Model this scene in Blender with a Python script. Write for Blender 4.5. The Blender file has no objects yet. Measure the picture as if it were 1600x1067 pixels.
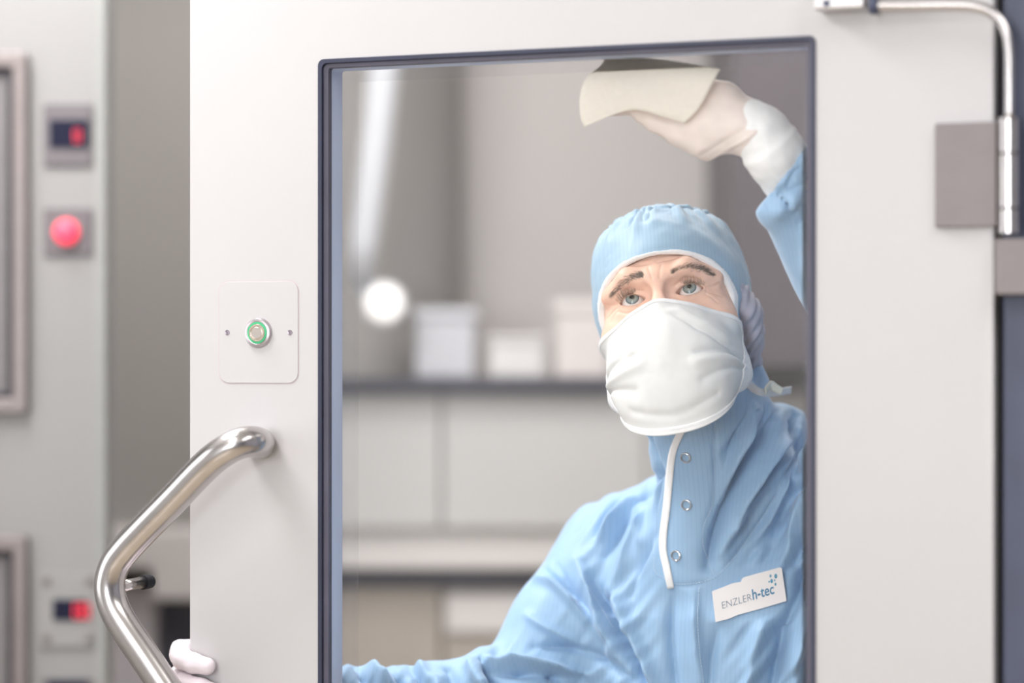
import bpy, bmesh, math, random
import numpy as np
from mathutils import Vector, Matrix
from mathutils.bvhtree import BVHTree

random.seed(7)
rng = np.random.default_rng(7)
SC = bpy.context.scene
COL = SC.collection

# ------------------------------------------------------------------ camera, world, lights, exposure
FPX, CAMZ, HORIZON = 3900.0, 1.55, 550.0
cam_d = bpy.data.cameras.new('camera')
cam = bpy.data.objects.new('camera', cam_d)
COL.objects.link(cam)
cam.location = (0, 0, CAMZ)
cam.rotation_euler = (math.pi / 2, 0, 0)
cam_d.sensor_width = 36
cam_d.lens = 36 * FPX / 1600
cam_d.shift_y = (HORIZON - 533.5) / 1600
cam_d.clip_start = 0.05
cam_d.dof.use_dof = True
cam_d.dof.focus_distance = 2.74
cam_d.dof.aperture_fstop = 1.6
SC.camera = cam

w = bpy.data.worlds.new('world')
SC.world = w
w.use_nodes = True
w.node_tree.nodes['Background'].inputs[0].default_value = (0.93, 0.95, 1.0, 1)
w.node_tree.nodes['Background'].inputs[1].default_value = 0.15


def area(name, loc, rot, sx, sy, power, col=(1, 1, 1)):
    d = bpy.data.lights.new(name, 'AREA')
    d.shape = 'RECTANGLE'
    d.size, d.size_y, d.energy, d.color = sx, sy, power, col
    o = bpy.data.objects.new(name, d)
    COL.objects.link(o)
    o.location, o.rotation_euler = loc, rot
    return o


# ceiling luminaires of the clean room and two added, unseen fill lights
area('ceiling_luminaire', (-0.9, 0.7, 2.68), (0, 0, 0), 0.6, 1.8, 26, (1, .985, .98))
area('ceiling_luminaire', (0.9, 0.9, 2.68), (0, 0, 0), 0.6, 1.8, 20, (1, .985, .98))
area('ceiling_luminaire', (-0.85, 2.85, 2.68), (0, math.radians(-12), 0), 0.6, 1.2, 58, (1, .985, .98))
area('ceiling_luminaire', (0.0, 4.0, 2.68), (0, 0, 0), 2.6, 0.5, 32, (1, .97, .95))
area('added_fill', (-2.35, 2.3, 1.75), (0, math.radians(-90), 0), 1.5, 1.0, 12, (.96, .98, 1.0))  # added side fill at the left wall; no window is there
area('added_fill', (-1.15, -2.15, 1.8), (math.radians(88), 0, math.radians(-14)), 2.3, 1.2, 138, (.97, .985, 1.0))  # added soft frontal fill behind the camera, not a real window

SC.view_settings.view_transform = 'Standard'
SC.view_settings.look = 'None'
SC.view_settings.gamma = 1.0
SC.view_settings.use_curve_mapping = False
SC.view_settings.exposure = 0.0


# ------------------------------------------------------------------ helpers
def W(x, y, Y):
    """world point seen at photo pixel x, y and lying Y metres away"""
    return np.array([(x - 800) / FPX * Y, Y, CAMZ + (HORIZON - y) / FPX * Y])


MATS = {}


def mat(name, col, rough=.5, metal=0., var=.04, scale=40., bump=0., emit=None, es=0., spec=.5, sss=0., sheen=0., trans=0., coat=0.):
    if name in MATS:
        return MATS[name]
    m = bpy.data.materials.new(name)
    m.use_nodes = True
    nt = m.node_tree
    b = nt.nodes['Principled BSDF']
    tc = nt.nodes.new('ShaderNodeTexCoord')
    nz = nt.nodes.new('ShaderNodeTexNoise')
    nz.inputs['Scale'].default_value = scale
    nz.inputs['Detail'].default_value = 4
    nt.links.new(tc.outputs['Object'], nz.inputs['Vector'])
    rp = nt.nodes.new('ShaderNodeValToRGB')
    lo = [max(0, c * (1 - var)) for c in col]
    hi = [min(1, c * (1 + var)) for c in col]
    rp.color_ramp.elements[0].color = (*lo, 1)
    rp.color_ramp.elements[1].color = (*hi, 1)
    rp.color_ramp.elements[0].position = .3
    rp.color_ramp.elements[1].position = .7
    nt.links.new(nz.outputs['Fac'], rp.inputs['Fac'])
    nt.links.new(rp.outputs['Color'], b.inputs['Base Color'])
    b.inputs['Roughness'].default_value = rough
    b.inputs['Metallic'].default_value = metal
    b.inputs['Specular IOR Level'].default_value = spec
    if bump:
        bp = nt.nodes.new('ShaderNodeBump')
        bp.inputs['Strength'].default_value = bump
        bp.inputs['Distance'].default_value = .001
        nt.links.new(nz.outputs['Fac'], bp.inputs['Height'])
        nt.links.new(bp.outputs['Normal'], b.inputs['Normal'])
    if emit:
        b.inputs['Emission Color'].default_value = (*emit, 1)
        b.inputs['Emission Strength'].default_value = es
    if sss:
        b.inputs['Subsurface Weight'].default_value = sss
        b.inputs['Subsurface Radius'].default_value = (.006, .003, .002)
        b.inputs['Subsurface Scale'].default_value = 1.0
    if sheen:
        b.inputs['Sheen Weight'].default_value = sheen
        b.inputs['Sheen Roughness'].default_value = .4
    if coat:
        b.inputs['Coat Weight'].default_value = coat
    if trans:
        out = nt.nodes['Material Output']
        t = nt.nodes.new('ShaderNodeBsdfTranslucent')
        nt.links.new(rp.outputs['Color'], t.inputs['Color'])
        mx = nt.nodes.new('ShaderNodeMixShader')
        mx.inputs[0].default_value = trans
        nt.links.new(b.outputs[0], mx.inputs[1])
        nt.links.new(t.outputs[0], mx.inputs[2])
        nt.links.new(mx.outputs[0], out.inputs['Surface'])
    MATS[name] = m
    return m


def stripe_mat(name, col, dark, period, axis_fn, rough=.55, trans=.25, sheen=.3):
    """woven garment cloth: fine lines of conductive thread across a plain ground"""
    m = mat(name, col, rough, var=.03, scale=25, trans=trans, sheen=sheen, bump=.15)
    nt = m.node_tree
    b = nt.nodes['Principled BSDF']
    tc = next(n for n in nt.nodes if n.type == 'TEX_COORD')
    rp = next(n for n in nt.nodes if n.type == 'VALTORGB')
    dot = nt.nodes.new('ShaderNodeVectorMath')
    dot.operation = 'DOT_PRODUCT'
    nt.links.new(tc.outputs['Object'], dot.inputs[0])
    dot.inputs[1].default_value = axis_fn
    mul = nt.nodes.new('ShaderNodeMath')
    mul.operation = 'MULTIPLY'
    mul.inputs[1].default_value = 1 / period
    nt.links.new(dot.outputs['Value'], mul.inputs[0])
    fr = nt.nodes.new('ShaderNodeMath')
    fr.operation = 'FRACT'
    nt.links.new(mul.outputs[0], fr.inputs[0])
    lt = nt.nodes.new('ShaderNodeMath')
    lt.operation = 'LESS_THAN'
    lt.inputs[1].default_value = .16
    nt.links.new(fr.outputs[0], lt.inputs[0])
    mx = nt.nodes.new('ShaderNodeMix')
    mx.data_type = 'RGBA'
    nt.links.new(lt.outputs[0], mx.inputs['Factor'])
    nt.links.new(rp.outputs['Color'], mx.inputs['A'])
    mx.inputs['B'].default_value = (*dark, 1)
    for l in list(nt.links):
        if l.from_socket == rp.outputs['Color'] and l.to_node != mx:
            ts = l.to_socket
            nt.links.remove(l)
            nt.links.new(mx.outputs['Result'], ts)
    return m


def glass_mat(name, haze=0.0, tint=(.995, .997, .997), f0=1.34):
    m = bpy.data.materials.new(name)
    m.use_nodes = True
    nt = m.node_tree
    for n in list(nt.nodes):
        nt.nodes.remove(n)
    out = nt.nodes.new('ShaderNodeOutputMaterial')
    tr = nt.nodes.new('ShaderNodeBsdfTransparent')
    tr.inputs[0].default_value = (*tint, 1)
    gl = nt.nodes.new('ShaderNodeBsdfGlossy')
    gl.inputs['Roughness'].default_value = 0.01
    fr = nt.nodes.new('ShaderNodeFresnel')
    fr.inputs['IOR'].default_value = f0
    mx = nt.nodes.new('ShaderNodeMixShader')
    ge = nt.nodes.new('ShaderNodeNewGeometry')
    inv = nt.nodes.new('ShaderNodeMath')
    inv.operation = 'SUBTRACT'
    inv.inputs[0].default_value = 1
    nt.links.new(ge.outputs['Backfacing'], inv.inputs[1])
    ml = nt.nodes.new('ShaderNodeMath')
    ml.operation = 'MULTIPLY'
    nt.links.new(fr.outputs[0], ml.inputs[0])
    nt.links.new(inv.outputs[0], ml.inputs[1])
    nt.links.new(ml.outputs[0], mx.inputs[0])
    nt.links.new(tr.outputs[0], mx.inputs[1])
    nt.links.new(gl.outputs[0], mx.inputs[2])
    last = mx
    if haze:
        df = nt.nodes.new('ShaderNodeBsdfDiffuse')
        df.inputs[0].default_value = (.75, .76, .8, 1)
        m2 = nt.nodes.new('ShaderNodeMixShader')
        nz = nt.nodes.new('ShaderNodeTexNoise')
        nz.inputs['Scale'].default_value = 30
        mp = nt.nodes.new('ShaderNodeMath')
        mp.operation = 'MULTIPLY'
        mp.inputs[1].default_value = haze * 2
        nt.links.new(nz.outputs['Fac'], mp.inputs[0])
        nt.links.new(mp.outputs[0], m2.inputs[0])
        nt.links.new(mx.outputs[0], m2.inputs[1])
        nt.links.new(df.outputs[0], m2.inputs[2])
        last = m2
    nt.links.new(last.outputs[0], out.inputs['Surface'])
    return m


def tag(o, label=None, cat=None, group=None, kind=None):
    for k, v in (('label', label), ('category', cat), ('group', group), ('kind', kind)):
        if v:
            o[k] = v
    return o


def link(name, me, m=None, parent=None, smooth=None):
    o = bpy.data.objects.new(name, me)
    COL.objects.link(o)
    if m:
        me.materials.append(m)
    if parent:
        o.parent = parent
    if smooth is not None and len(me.polygons):
        me.polygons.foreach_set('use_smooth', [smooth] * len(me.polygons))
    return o


def obj(name, bm, m, parent=None, smooth=False, bevel=0., seg=2):
    bmesh.ops.recalc_face_normals(bm, faces=bm.faces)
    me = bpy.data.meshes.new(name)
    bm.to_mesh(me)
    bm.free()
    o = link(name, me, m, parent, smooth)
    if bevel:
        md = o.modifiers.new('bevel', 'BEVEL')
        md.width, md.segments, md.limit_method = bevel, seg, 'ANGLE'
    return o


def empty(name, loc=(0, 0, 0), rz=0., parent=None):
    o = bpy.data.objects.new(name, None)
    COL.objects.link(o)
    o.location, o.rotation_euler = loc, (0, 0, rz)
    o.empty_display_size = .05
    if parent:
        o.parent = parent
    return o


def bbox(bm, x0, x1, y0, y1, z0, z1):
    vs = [bm.verts.new((x, y, z)) for z in (z0, z1) for y in (y0, y1) for x in (x0, x1)]
    for f in ((0, 2, 3, 1), (4, 5, 7, 6), (0, 1, 5, 4), (2, 6, 7, 3), (0, 4, 6, 2), (1, 3, 7, 5)):
        bm.faces.new([vs[i] for i in f])
    return bm


def box(name, x0, x1, y0, y1, z0, z1, m, parent=None, bevel=0.):
    return obj(name, bbox(bmesh.new(), x0, x1, y0, y1, z0, z1), m, parent, False, bevel)


def rrect(x0, x1, z0, z1, r, n=6):
    pts = []
    for cx, cz, a0 in ((x1 - r, z1 - r, 0), (x0 + r, z1 - r, 90), (x0 + r, z0 + r, 180), (x1 - r, z0 + r, 270)):
        for k in range(n + 1):
            a = math.radians(a0 + 90 * k / n)
            pts.append((cx + r * math.cos(a), cz + r * math.sin(a)))
    return pts


def ring(name, outer, inner, y0, y1, m, parent=None, bevel=0.):
    """frame between two loops of (x, z) with the same count, from depth y0 to y1"""
    bm = bmesh.new()
    n = len(outer)
    L = [[bm.verts.new((x, y, z)) for x, z in lp] for lp, y in ((outer, y0), (inner, y0), (inner, y1), (outer, y1))]
    for a, b in ((0, 1), (1, 2), (2, 3), (3, 0)):
        for i in range(n):
            j = (i + 1) % n
            bm.faces.new((L[a][i], L[a][j], L[b][j], L[b][i]))
    return obj(name, bm, m, parent, False, bevel)


def slab(name, pts, y0, y1, m, parent=None, bevel=0.):
    bm = bmesh.new()
    a = [bm.verts.new((x, y0, z)) for x, z in pts]
    b = [bm.verts.new((x, y1, z)) for x, z in pts]
    bm.faces.new(a)
    bm.faces.new(b[::-1])
    n = len(pts)
    for i in range(n):
        j = (i + 1) % n
        bm.faces.new((a[i], b[i], b[j], a[j]))
    return obj(name, bm, m, parent, False, bevel)


def catmull(pts, n=8):
    P = [np.array(p, float) for p in pts]
    P = [2 * P[0] - P[1]] + P + [2 * P[-1] - P[-2]]
    out = []
    for i in range(1, len(P) - 2):
        for k in range(n):
            t = k / n
            out.append(.5 * (2 * P[i] + (P[i + 1] - P[i - 1]) * t + (2 * P[i - 1] - 5 * P[i] + 4 * P[i + 1] - P[i + 2]) * t * t
                             + (3 * P[i] - P[i - 1] - 3 * P[i + 1] + P[i + 2]) * t ** 3))
    out.append(P[-2])
    return np.array(out)


def tube_bm(bm, pts, rad, seg=24, caps=True):
    pts = np.array(pts, float)
    n = len(pts)
    rad = np.full(n, rad) if np.isscalar(rad) else np.array(rad)
    T = np.gradient(pts, axis=0)
    T /= np.linalg.norm(T, axis=1)[:, None]
    u = np.cross(T[0], [0, 0, 1.])
    if np.linalg.norm(u) < 1e-3:
        u = np.cross(T[0], [1., 0, 0])
    rings = []
    for i in range(n):
        u = u - T[i] * np.dot(u, T[i])
        u /= np.linalg.norm(u)
        v = np.cross(T[i], u)
        rings.append([bm.verts.new(pts[i] + rad[i] * (math.cos(2 * math.pi * k / seg) * u + math.sin(2 * math.pi * k / seg) * v)) for k in range(seg)])
    for a, b in zip(rings, rings[1:]):
        for k in range(seg):
            bm.faces.new((a[k], a[(k + 1) % seg], b[(k + 1) % seg], b[k]))
    if caps:
        bm.faces.new(rings[0])
        bm.faces.new(rings[-1])
    return bm


def tube(name, pts, rad, m, parent=None, seg=24):
    return obj(name, tube_bm(bmesh.new(), pts, rad, seg), m, parent, True)


def lathe(name, prof, centre, m, parent=None, seg=40, axis='y'):
    """profile of (radius, height along axis) turned about an axis; axis y points away from the viewer"""
    bm = bmesh.new()
    rings = []
    for r, h in prof:
        rr = []
        for k in range(seg):
            a = 2 * math.pi * k / seg
            c, s = r * math.cos(a), r * math.sin(a)
            p = (c, h, s) if axis == 'y' else (c, s, h)
            rr.append(bm.verts.new(Vector(p) + Vector(centre)))
        rings.append(rr)
    for a, b in zip(rings, rings[1:]):
        for k in range(seg):
            bm.faces.new((a[k], a[(k + 1) % seg], b[(k + 1) % seg], b[k]))
    if prof[0][0] > 1e-6:
        bm.faces.new(rings[0])
    if prof[-1][0] > 1e-6:
        bm.faces.new(rings[-1])
    bmesh.ops.remove_doubles(bm, verts=bm.verts, dist=1e-7)
    o = obj(name, bm, m, parent, True)
    md = o.modifiers.new('es', 'EDGE_SPLIT')
    md.split_angle = math.radians(35)
    return o


# ------------------------------------------------------------------ materials
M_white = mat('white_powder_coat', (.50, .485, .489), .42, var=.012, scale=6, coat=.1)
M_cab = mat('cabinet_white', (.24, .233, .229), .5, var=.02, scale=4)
M_steel = mat('brushed_steel', (.56, .535, .53), .22, 1., var=.05, scale=60, bump=.03)
M_satin = mat('satin_steel', (.22, .195, .195), .55, .2, var=.04, scale=30)
M_dark = mat('dark_frame', (.06, .07, .12), .5, var=.15, scale=12)
M_gap = mat('black_seal', (.012, .008, .016), .6, var=.1)
M_gasket = mat('navy_rubber_gasket', (.022, .026, .055), .45, var=.1, scale=20)
M_gasket2 = mat('inner_rubber_lip', (.09, .085, .12), .5, var=.1, scale=20)
M_spacer = mat('blue_grey_spacer', (.50, .57, .74), .45, 0., var=.05, scale=8)
M_black = mat('black_plastic', (.012, .012, .016), .7, spec=.2)
M_red = mat('red_lamp_lens', (.9, .06, .1), .3, emit=(1, .05, .11), es=1.1)
M_led = mat('red_led', (.5, .02, .04), .4, emit=(1, .02, .06), es=.55)
M_screen = mat('dark_screen', (.012, .013, .03), .6, spec=.1)

# ------------------------------------------------------------------ the room
st = lambda o: tag(o, kind='structure')
ZC = 2.72
st(box('floor', -2.5, 2.6, -2.2, 5.3, -.05, 0, mat('epoxy_floor', (.50, .42, .32), .35, var=.05, scale=3)))
st(box('ceiling', -2.5, 2.6, -2.2, 5.3, ZC, ZC + .05, mat('ceiling_panel', (.8, .8, .8), .7, var=.02)))
st(box('wall_back', -2.5, 2.6, 5.15, 5.25, 0, ZC, mat('rear_wall_paint', (.64, .60, .58), .7, var=.05, scale=1.2)))
st(box('wall_left', -2.5, -2.4, -2.2, 5.3, 0, ZC, mat('side_wall_paint', (.50, .50, .50), .6, var=.03, scale=2)))
st(box('wall_right', 2.5, 2.6, -2.2, 5.3, 0, ZC, mat('grey_blue_wall_paint', (.36, .37, .42), .6, var=.03, scale=2)))
st(box('wall_front', -2.5, 2.6, -2.3, -2.2, 0, ZC, MATS['grey_blue_wall_paint']))

# ------------------------------------------------------------------ the door, in its own frame: x along the door, y into the room behind
Z0, TAN = 2.6, .397
TH = math.atan(TAN)


def plane_pt(x, y, n=0.):
    u = (x - 800) / FPX
    Yw = (Z0 - n / math.cos(TH)) / (1 + TAN * u)
    return np.array([u * Yw, Yw, CAMZ + (HORIZON - y) / FPX * Yw])


L0 = plane_pt(297, 550)
DIR = np.array([math.cos(TH), -math.sin(TH), 0])
INN = np.array([math.sin(TH), math.cos(TH), 0])


def D(x, y, n=0.):
    """door-frame coordinates of the photo pixel x, y on the plane n metres in front of the door face"""
    p = plane_pt(x, y, n) - L0
    return np.array([p @ DIR, p @ INN, p[2] + CAMZ])


door = empty('door_1', (L0[0], L0[1], 0), -TH)
st(door)
tag(door, 'white cleanroom door standing ajar with a tall glazed window')
DT = .05
sx1 = D(1552, 500)[0]
wx0, wx1 = D(497, 500)[0], D(1275, 500)[0]
wz1 = D(800, 78)[2]
wz0 = .92
N = 6
outer = rrect(0, sx1, .012, 2.2, .0012, N)
opening = rrect(wx0, wx1, wz0, wz1, .007, N)
ring('door_leaf', outer, opening, 0, DT, M_white, door)
g1 = rrect(wx0 + .0048, wx1 - .0048, wz0 + .0048, wz1 - .0048, .006, N)
g2 = rrect(wx0 + .0105, wx1 - .0105, wz0 + .0095, wz1 - .0095, .003, N)
ring('window_gasket', rrect(wx0 + .0001, wx1 - .0001, wz0 + .0001, wz1 - .0001, .007, N), g1, -.0012, .012, M_gasket, door, .0004)
ring('gasket_lip', g1, g2, .003, .012, M_gasket2, door, .0005)
ring('glazing_spacer', rrect(wx0 + .0002, wx1 - .0002, wz0 + .0002, wz1 - .0002, .007, N), g2, .0122, .0385, M_spacer, door)
M_glass = glass_mat('clear_glass')
M_haze = glass_mat('milky_glass_edge', haze=.035, tint=(.985, .985, .99), f0=1.15)
pin = rrect(wx0 + .0107, wx1 - .0107, wz0 + .0097, wz1 - .0097, .003, N)
p1 = slab('window_pane', pin, .0075, .0115, M_glass, door)
g4 = rrect(wx0 + .0002, wx1 - .0002, wz0 + .0002, wz1 - .0002, .007, N)
p2 = slab('window_pane', g4, .0388, .0428, M_glass, door)
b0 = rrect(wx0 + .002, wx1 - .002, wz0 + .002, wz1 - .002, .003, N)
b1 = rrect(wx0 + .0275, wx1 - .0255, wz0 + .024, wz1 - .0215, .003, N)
ring('milky_edge_band', b0, b1, .0432, .0438, M_haze, door)  # slightly milky, paler border strip behind the rear pane
ring('rear_retaining_frame', opening, rrect(wx0 + .004, wx1 - .004, wz0 + .004, wz1 - .004, .005, N), .0442, .052, M_spacer, door)

# access button plate
a, b = D(343, 598), D(466, 439)
plate = slab('button_plate', rrect(a[0], b[0], a[2], b[2], .0115, 8), -.0008, .002, M_white, door, .0003)
ring('plate_seam', rrect(a[0] - .0009, b[0] + .0009, a[2] - .0009, b[2] + .0009, .0122, 8), rrect(a[0], b[0], a[2], b[2], .0115, 8), -.00015, .001,
     mat('seam_sealant', (.50, .42, .43), .6), plate)
for px in (355.5, 453.5):
    c = D(px, 519.5)
    s_ = lathe('screw', [(0, -.0013), (.0011, -.0013), (.0013, -.0011), (.0026, -.0014), (.0029, -.0009), (.0029, .001)], (c[0], 0, c[2]),
               mat('screw_steel', (.30, .26, .30), .35, .9), plate, 20)
c = D(404.5, 520)
cc = (c[0], 0, c[2])
lathe('button_bezel', [(.0115, -.0042), (.0125, -.0048), (.0148, -.0042), (.0162, -.0022), (.0166, -.0008), (.0166, .001)], cc,
      mat('bezel_chrome', (.50, .46, .48), .3, .85), plate, 48)
lathe('button_light_ring', [(.0098, -.0045), (.0100, -.0050), (.0115, -.0050), (.0118, -.0044), (.0118, -.002)], cc,
      mat('green_light_ring', (.05, .38, .17), .4, emit=(.05, .55, .25), es=.22), plate, 48)
lathe('button_collar', [(.0070, -.0050), (.0078, -.0060), (.0092, -.0060), (.0099, -.0050), (.0099, -.003)], cc,
      mat('collar_brass', (.80, .72, .62), .2, .9), plate, 48)
lathe('push_button', [(0, -.0058), (.0060, -.0058), (.0068, -.0052), (.0071, -.0044), (.0071, -.002)], cc,
      mat('button_steel', (.62, .57, .53), .32, .9), plate, 48)

# bent tubular handle with its bumper peg
HN = .062
hp = [D(407, 693, -.004), D(404, 692, .02), D(395, 690, .043), D(374, 693, .057), D(347, 707, HN), D(318, 731, HN), D(270, 781, HN), D(222, 830, HN),
      D(196, 858, HN), D(180, 880, HN), D(172, 905, HN), D(172, 927, HN), D(179, 951, HN), D(195, 980, HN), D(233, 1036, HN), D(290, 1121, HN), D(340, 1196, HN),
      D(372, 1238, .057), D(395, 1262, .043), D(405, 1268, .02), D(408, 1270, -.004)]
handle = tube('door_handle', catmull(hp, 7), .0168, M_steel, door, 36)
hp0 = D(176, 918, HN)
tube('bumper_peg', [hp0, hp0 + [0, .064, 0]], .0066, M_steel, handle, 20)
q = hp0
lathe('rubber_tip', [(0, .082), (.0060, .082), (.0076, .080), (.0080, .076), (.0080, .064), (.0066, .0635)], q, M_black, handle, 28)
c = D(403, 672, .0405)
lathe('grub_screw', [(0, 0), (.0016, 0), (.002, .003)], (c[0], c[1], c[2]), M_dark, handle, 12)

# hinge, its knuckles, and the bent stay rod above it
a, b = D(1463, 356), D(1556, 191)
box('hinge_leaf', a[0], b[0] + .002, -.008, 0, a[2], b[2], M_satin, door, .0012)
hx = D(1577, 300, .012)[0]
zs = [D(1577, v, .012)[2] for v in (366, 326, 240, 183)]
for z0_, z1_ in zip(zs, zs[1:]):
    lathe('hinge_knuckle', [(.0001, z0_ + .0004), (.0102, z0_ + .0004), (.0112, z0_ + .0012), (.0112, z1_ - .0012), (.0102, z1_ - .0004), (.0001, z1_ - .0004)],
          (hx, -.010, 0), M_steel, door, 32, 'z')
a, b = D(1284, 22), D(1362, -34)
box('stay_bracket', a[0], b[0], -.03, 0, a[2], b[2], M_steel, door, .002)
cb = D(1291, 5, .031)
lathe('bracket_screw', [(0, -.002), (.003, -.002), (.0036, 0)], (cb[0], -.030, cb[2]), M_dark, door, 16)
SN = .02
rod = catmull([D(1360, 9, SN), D(1420, 9, SN), D(1480, 8, SN), D(1522, 10, SN), D(1550, 20, SN), D(1569, 42, SN), D(1577, 75, SN), D(1578, 130, SN), D(1578, 184, SN)], 8)
tube('stay_rod', rod, .0052, M_steel, door, 16)
cb = D(1366, 9, SN)
tube('rod_collar', [cb - [.004, 0, 0], cb + [.004, 0, 0]], .0085, M_dark, door, 18)

# door frame on the hinge side
frame = empty('trim_1', (L0[0], L0[1], 0), -TH)
st(frame)
tag(frame, 'dark blue door frame post on the hinge side')
x1 = D(1563, 500)[0]
box('frame_post', x1, x1 + .5, .012, .12, 0, 2.3, M_dark, frame, .002)
box('frame_seal', sx1 + .0012, x1 - .0005, .03, .1, 0, 2.3, M_gap, frame)
a, b = D(1560, 461), D(1640, 373)
box('frame_hinge_block', a[0], b[0], -.02, .012, a[2], b[2], M_satin, frame, .0015)

# ------------------------------------------------------------------ equipment to the left of the door
YC = 3.7


def CP(x, y):
    p = W(x, y, YC)
    return p[0], p[2]


cabinet = empty('equipment_cabinet', (CP(163, 0)[0], YC, 0))
tag(cabinet, 'tall white equipment cabinet with small displays and grey framed windows', 'cabinet')
ox = CP(163, 0)[0]


def C2(x, y):
    p = CP(x, y)
    return p[0] - ox, p[1]


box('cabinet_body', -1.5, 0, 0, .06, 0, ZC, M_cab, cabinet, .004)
box('corner_post', -.014, .0035, -.004, .065, 0, ZC, mat('post_white', (.25, .25, .24), .5), cabinet, .003)
M_fr = mat('window_frame_grey', (.17, .145, .14), .4, .5, var=.05)
M_fr2 = mat('window_frame_inner', (.33, .29, .29), .4, .5, var=.05)
M_pane = mat('dark_window_pane', (.16, .15, .15), .5, var=.05, spec=.2)


def cab_window(x0, x1, y0, y1):
    a, b = C2(x0, y1), C2(x1, y0)
    f = ring('window_frame', rrect(a[0], b[0], a[1], b[1], .006), rrect(a[0] + .022, b[0] - .022, a[1] + .022, b[1] - .022, .004), -.018, .004, M_fr, cabinet, .003)
    ring('inner_bead', rrect(a[0] + .0221, b[0] - .0221, a[1] + .0221, b[1] - .0221, .004), rrect(a[0] + .031, b[0] - .031, a[1] + .031, b[1] - .031, .003), -.011, .004, M_gap, f)
    slab('glass', rrect(a[0] + .0312, b[0] - .0312, a[1] + .0312, b[1] - .0312, .003), -.004, .002, M_pane, f)


cab_window(-330, 46, 84, 645)
cab_window(-330, 46, 836, 1400)


def panel(name, x0, x1, y0, y1, m, th=.006):
    a, b = C2(x0, y1), C2(x1, y0)
    return slab(name, rrect(a[0], b[0], a[1], b[1], .003), -th, 0, m, cabinet, .0012)


def seven(px, py, h, parent, digit='8'):
    """one seven-segment figure, bottom left at px, py"""
    wd = h * .5
    t = h * .13
    S = {'a': (0, h, wd, h), 'g': (0, h / 2, wd, h / 2), 'd': (0, 0, wd, 0), 'f': (0, h / 2, 0, h), 'e': (0, 0, 0, h / 2), 'b': (wd, h / 2, wd, h), 'c': (wd, 0, wd, h / 2)}
    on = {'8': 'abcdefg', '0': 'abcdef', '2': 'abged', '5': 'afgcd', '1': 'bc', '3': 'abgcd'}[digit]
    bm = bmesh.new()
    for k in on:
        x0, z0, x1, z1 = S[k]
        bbox(bm, px + min(x0, x1) - t / 2, px + max(x0, x1) + t / 2, -.0012, 0, py + min(z0, z1) - t / 2, py + max(z0, z1) + t / 2)
    return obj('red_figure', bm, M_led, parent)


M_pan = mat('panel_grey', (.115, .10, .108), .5, var=.05)


def display(x0, x1, y0, y1, sx0, sx1_, sy0, sy1, m, digits, dx, dy, dh):
    p = panel('display_panel', x0, x1, y0, y1, m)
    a, b = C2(sx0, sy1), C2(sx1_, sy0)
    slab('screen', rrect(a[0], b[0], a[1], b[1], .002), -.009, -.005, M_screen, p)
    for k, d in enumerate(digits):
        q = C2(dx + k * 12, dy)
        f = seven(q[0], q[1], dh, p, d)
        f.location.y = -.0091
    return p


display(68, 144, 163, 259, 79, 139, 188, 231, M_pan, '8', 118, 222, .017)
p = panel('lamp_panel', 69, 144, 326, 399, M_pan)
q = C2(105.5, 363)
lathe('red_lamp', [(0, -.027), (.008, -.026), (.014, -.022), (.0185, -.014), (.0195, -.006), (.0195, 0)], (q[0], 0, q[1]), M_red, p, 32)
lathe('lamp_rim', [(.0195, -.009), (.0215, -.009), (.0225, -.006), (.0225, -.004)], (q[0], 0, q[1]), M_satin, p, 32)
p = display(62, 150, 897, 1010, 84, 137, 936, 968, M_cab, '88', 118, 964, .02)
for qx in (74, 141):
    for qy in (907, 996):
        q = C2(qx, qy)
        lathe('panel_screw', [(0, -.010), (.004, -.010), (.006, -.008), (.006, -.005)], (q[0], 0, q[1]), M_fr, p, 16)
display(66, 146, 1060, 1160, 76, 138, 1062, 1110, M_pan, '2', 118, 1100, .017)

# ------------------------------------------------------------------ the far side of the room
YB = 4.75
M_bench = mat('bench_white', (.72, .685, .67), .5, var=.02, scale=3)
M_charcoal = mat('charcoal_recess', (.07, .07, .09), .6, var=.1, scale=5)  # charcoal colour of the dark strips and one cabinet door
M_beige = mat('beige_laminate', (.45, .40, .35), .55, var=.06, scale=4)
zz = lambda y, Y=YB: CAMZ + (HORIZON - y) / FPX * Y
xx = lambda x, Y=YB: (x - 800) / FPX * Y
bench = empty('work_bench', (0, YB, 0))
tag(bench, 'long white bench along the rear wall with dark plinth strip', 'bench')
box('bench_top', xx(-240), xx(1560), 0, .39, zz(890), zz(826), M_bench, bench, .008)
box('recess_strip', xx(425), xx(1560), .03, .39, zz(919), zz(890) - .001, M_charcoal, bench)  # charcoal strip set back under the bench top
M_lil = mat('lilac_grey_door', (.62, .59, .62), .5, var=.03)
xs = [-230, 240, 430, 690, 1010, 1330, 1560]
for i in range(6):
    d_ = box('cabinet_door', xx(xs[i]) + .003, xx(xs[i + 1]) - .003, .05, .07, .1, zz(921), (M_lil, M_charcoal, M_beige)[min(i, 2)], bench, .003)
    if i == 1:
        box('drawer_front', xx(238), xx(432), .0, .05, zz(937), zz(884), M_bench, d_, .004)
    if i == 3:
        box('drawer_front', xx(695), xx(930), .038, .05, zz(992), zz(932), M_bench, d_, .004)
box('carcass', xx(-225), xx(1560), .075, .39, .0, zz(920), M_beige, bench)

upst = empty('splash_panel', (0, YB, 0))
tag(upst, 'pale panel above the rear bench capped by a dark horizontal rail', 'wall panel')
for i, (x0, x1_) in enumerate(((420, 690), (690, 1010), (1010, 1330), (1330, 1560))):
    box('panel_sheet', xx(x0) + .002, xx(x1_) - .002, -.02, .04, zz(826) + .001, zz(614), mat('sheet_grey', (.56, .55, .54), .5, var=.03, scale=2), upst, .004)
box('cap_rail', xx(420), xx(1190), -.05, .04, zz(613), zz(590), M_charcoal, upst, .004)

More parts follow.
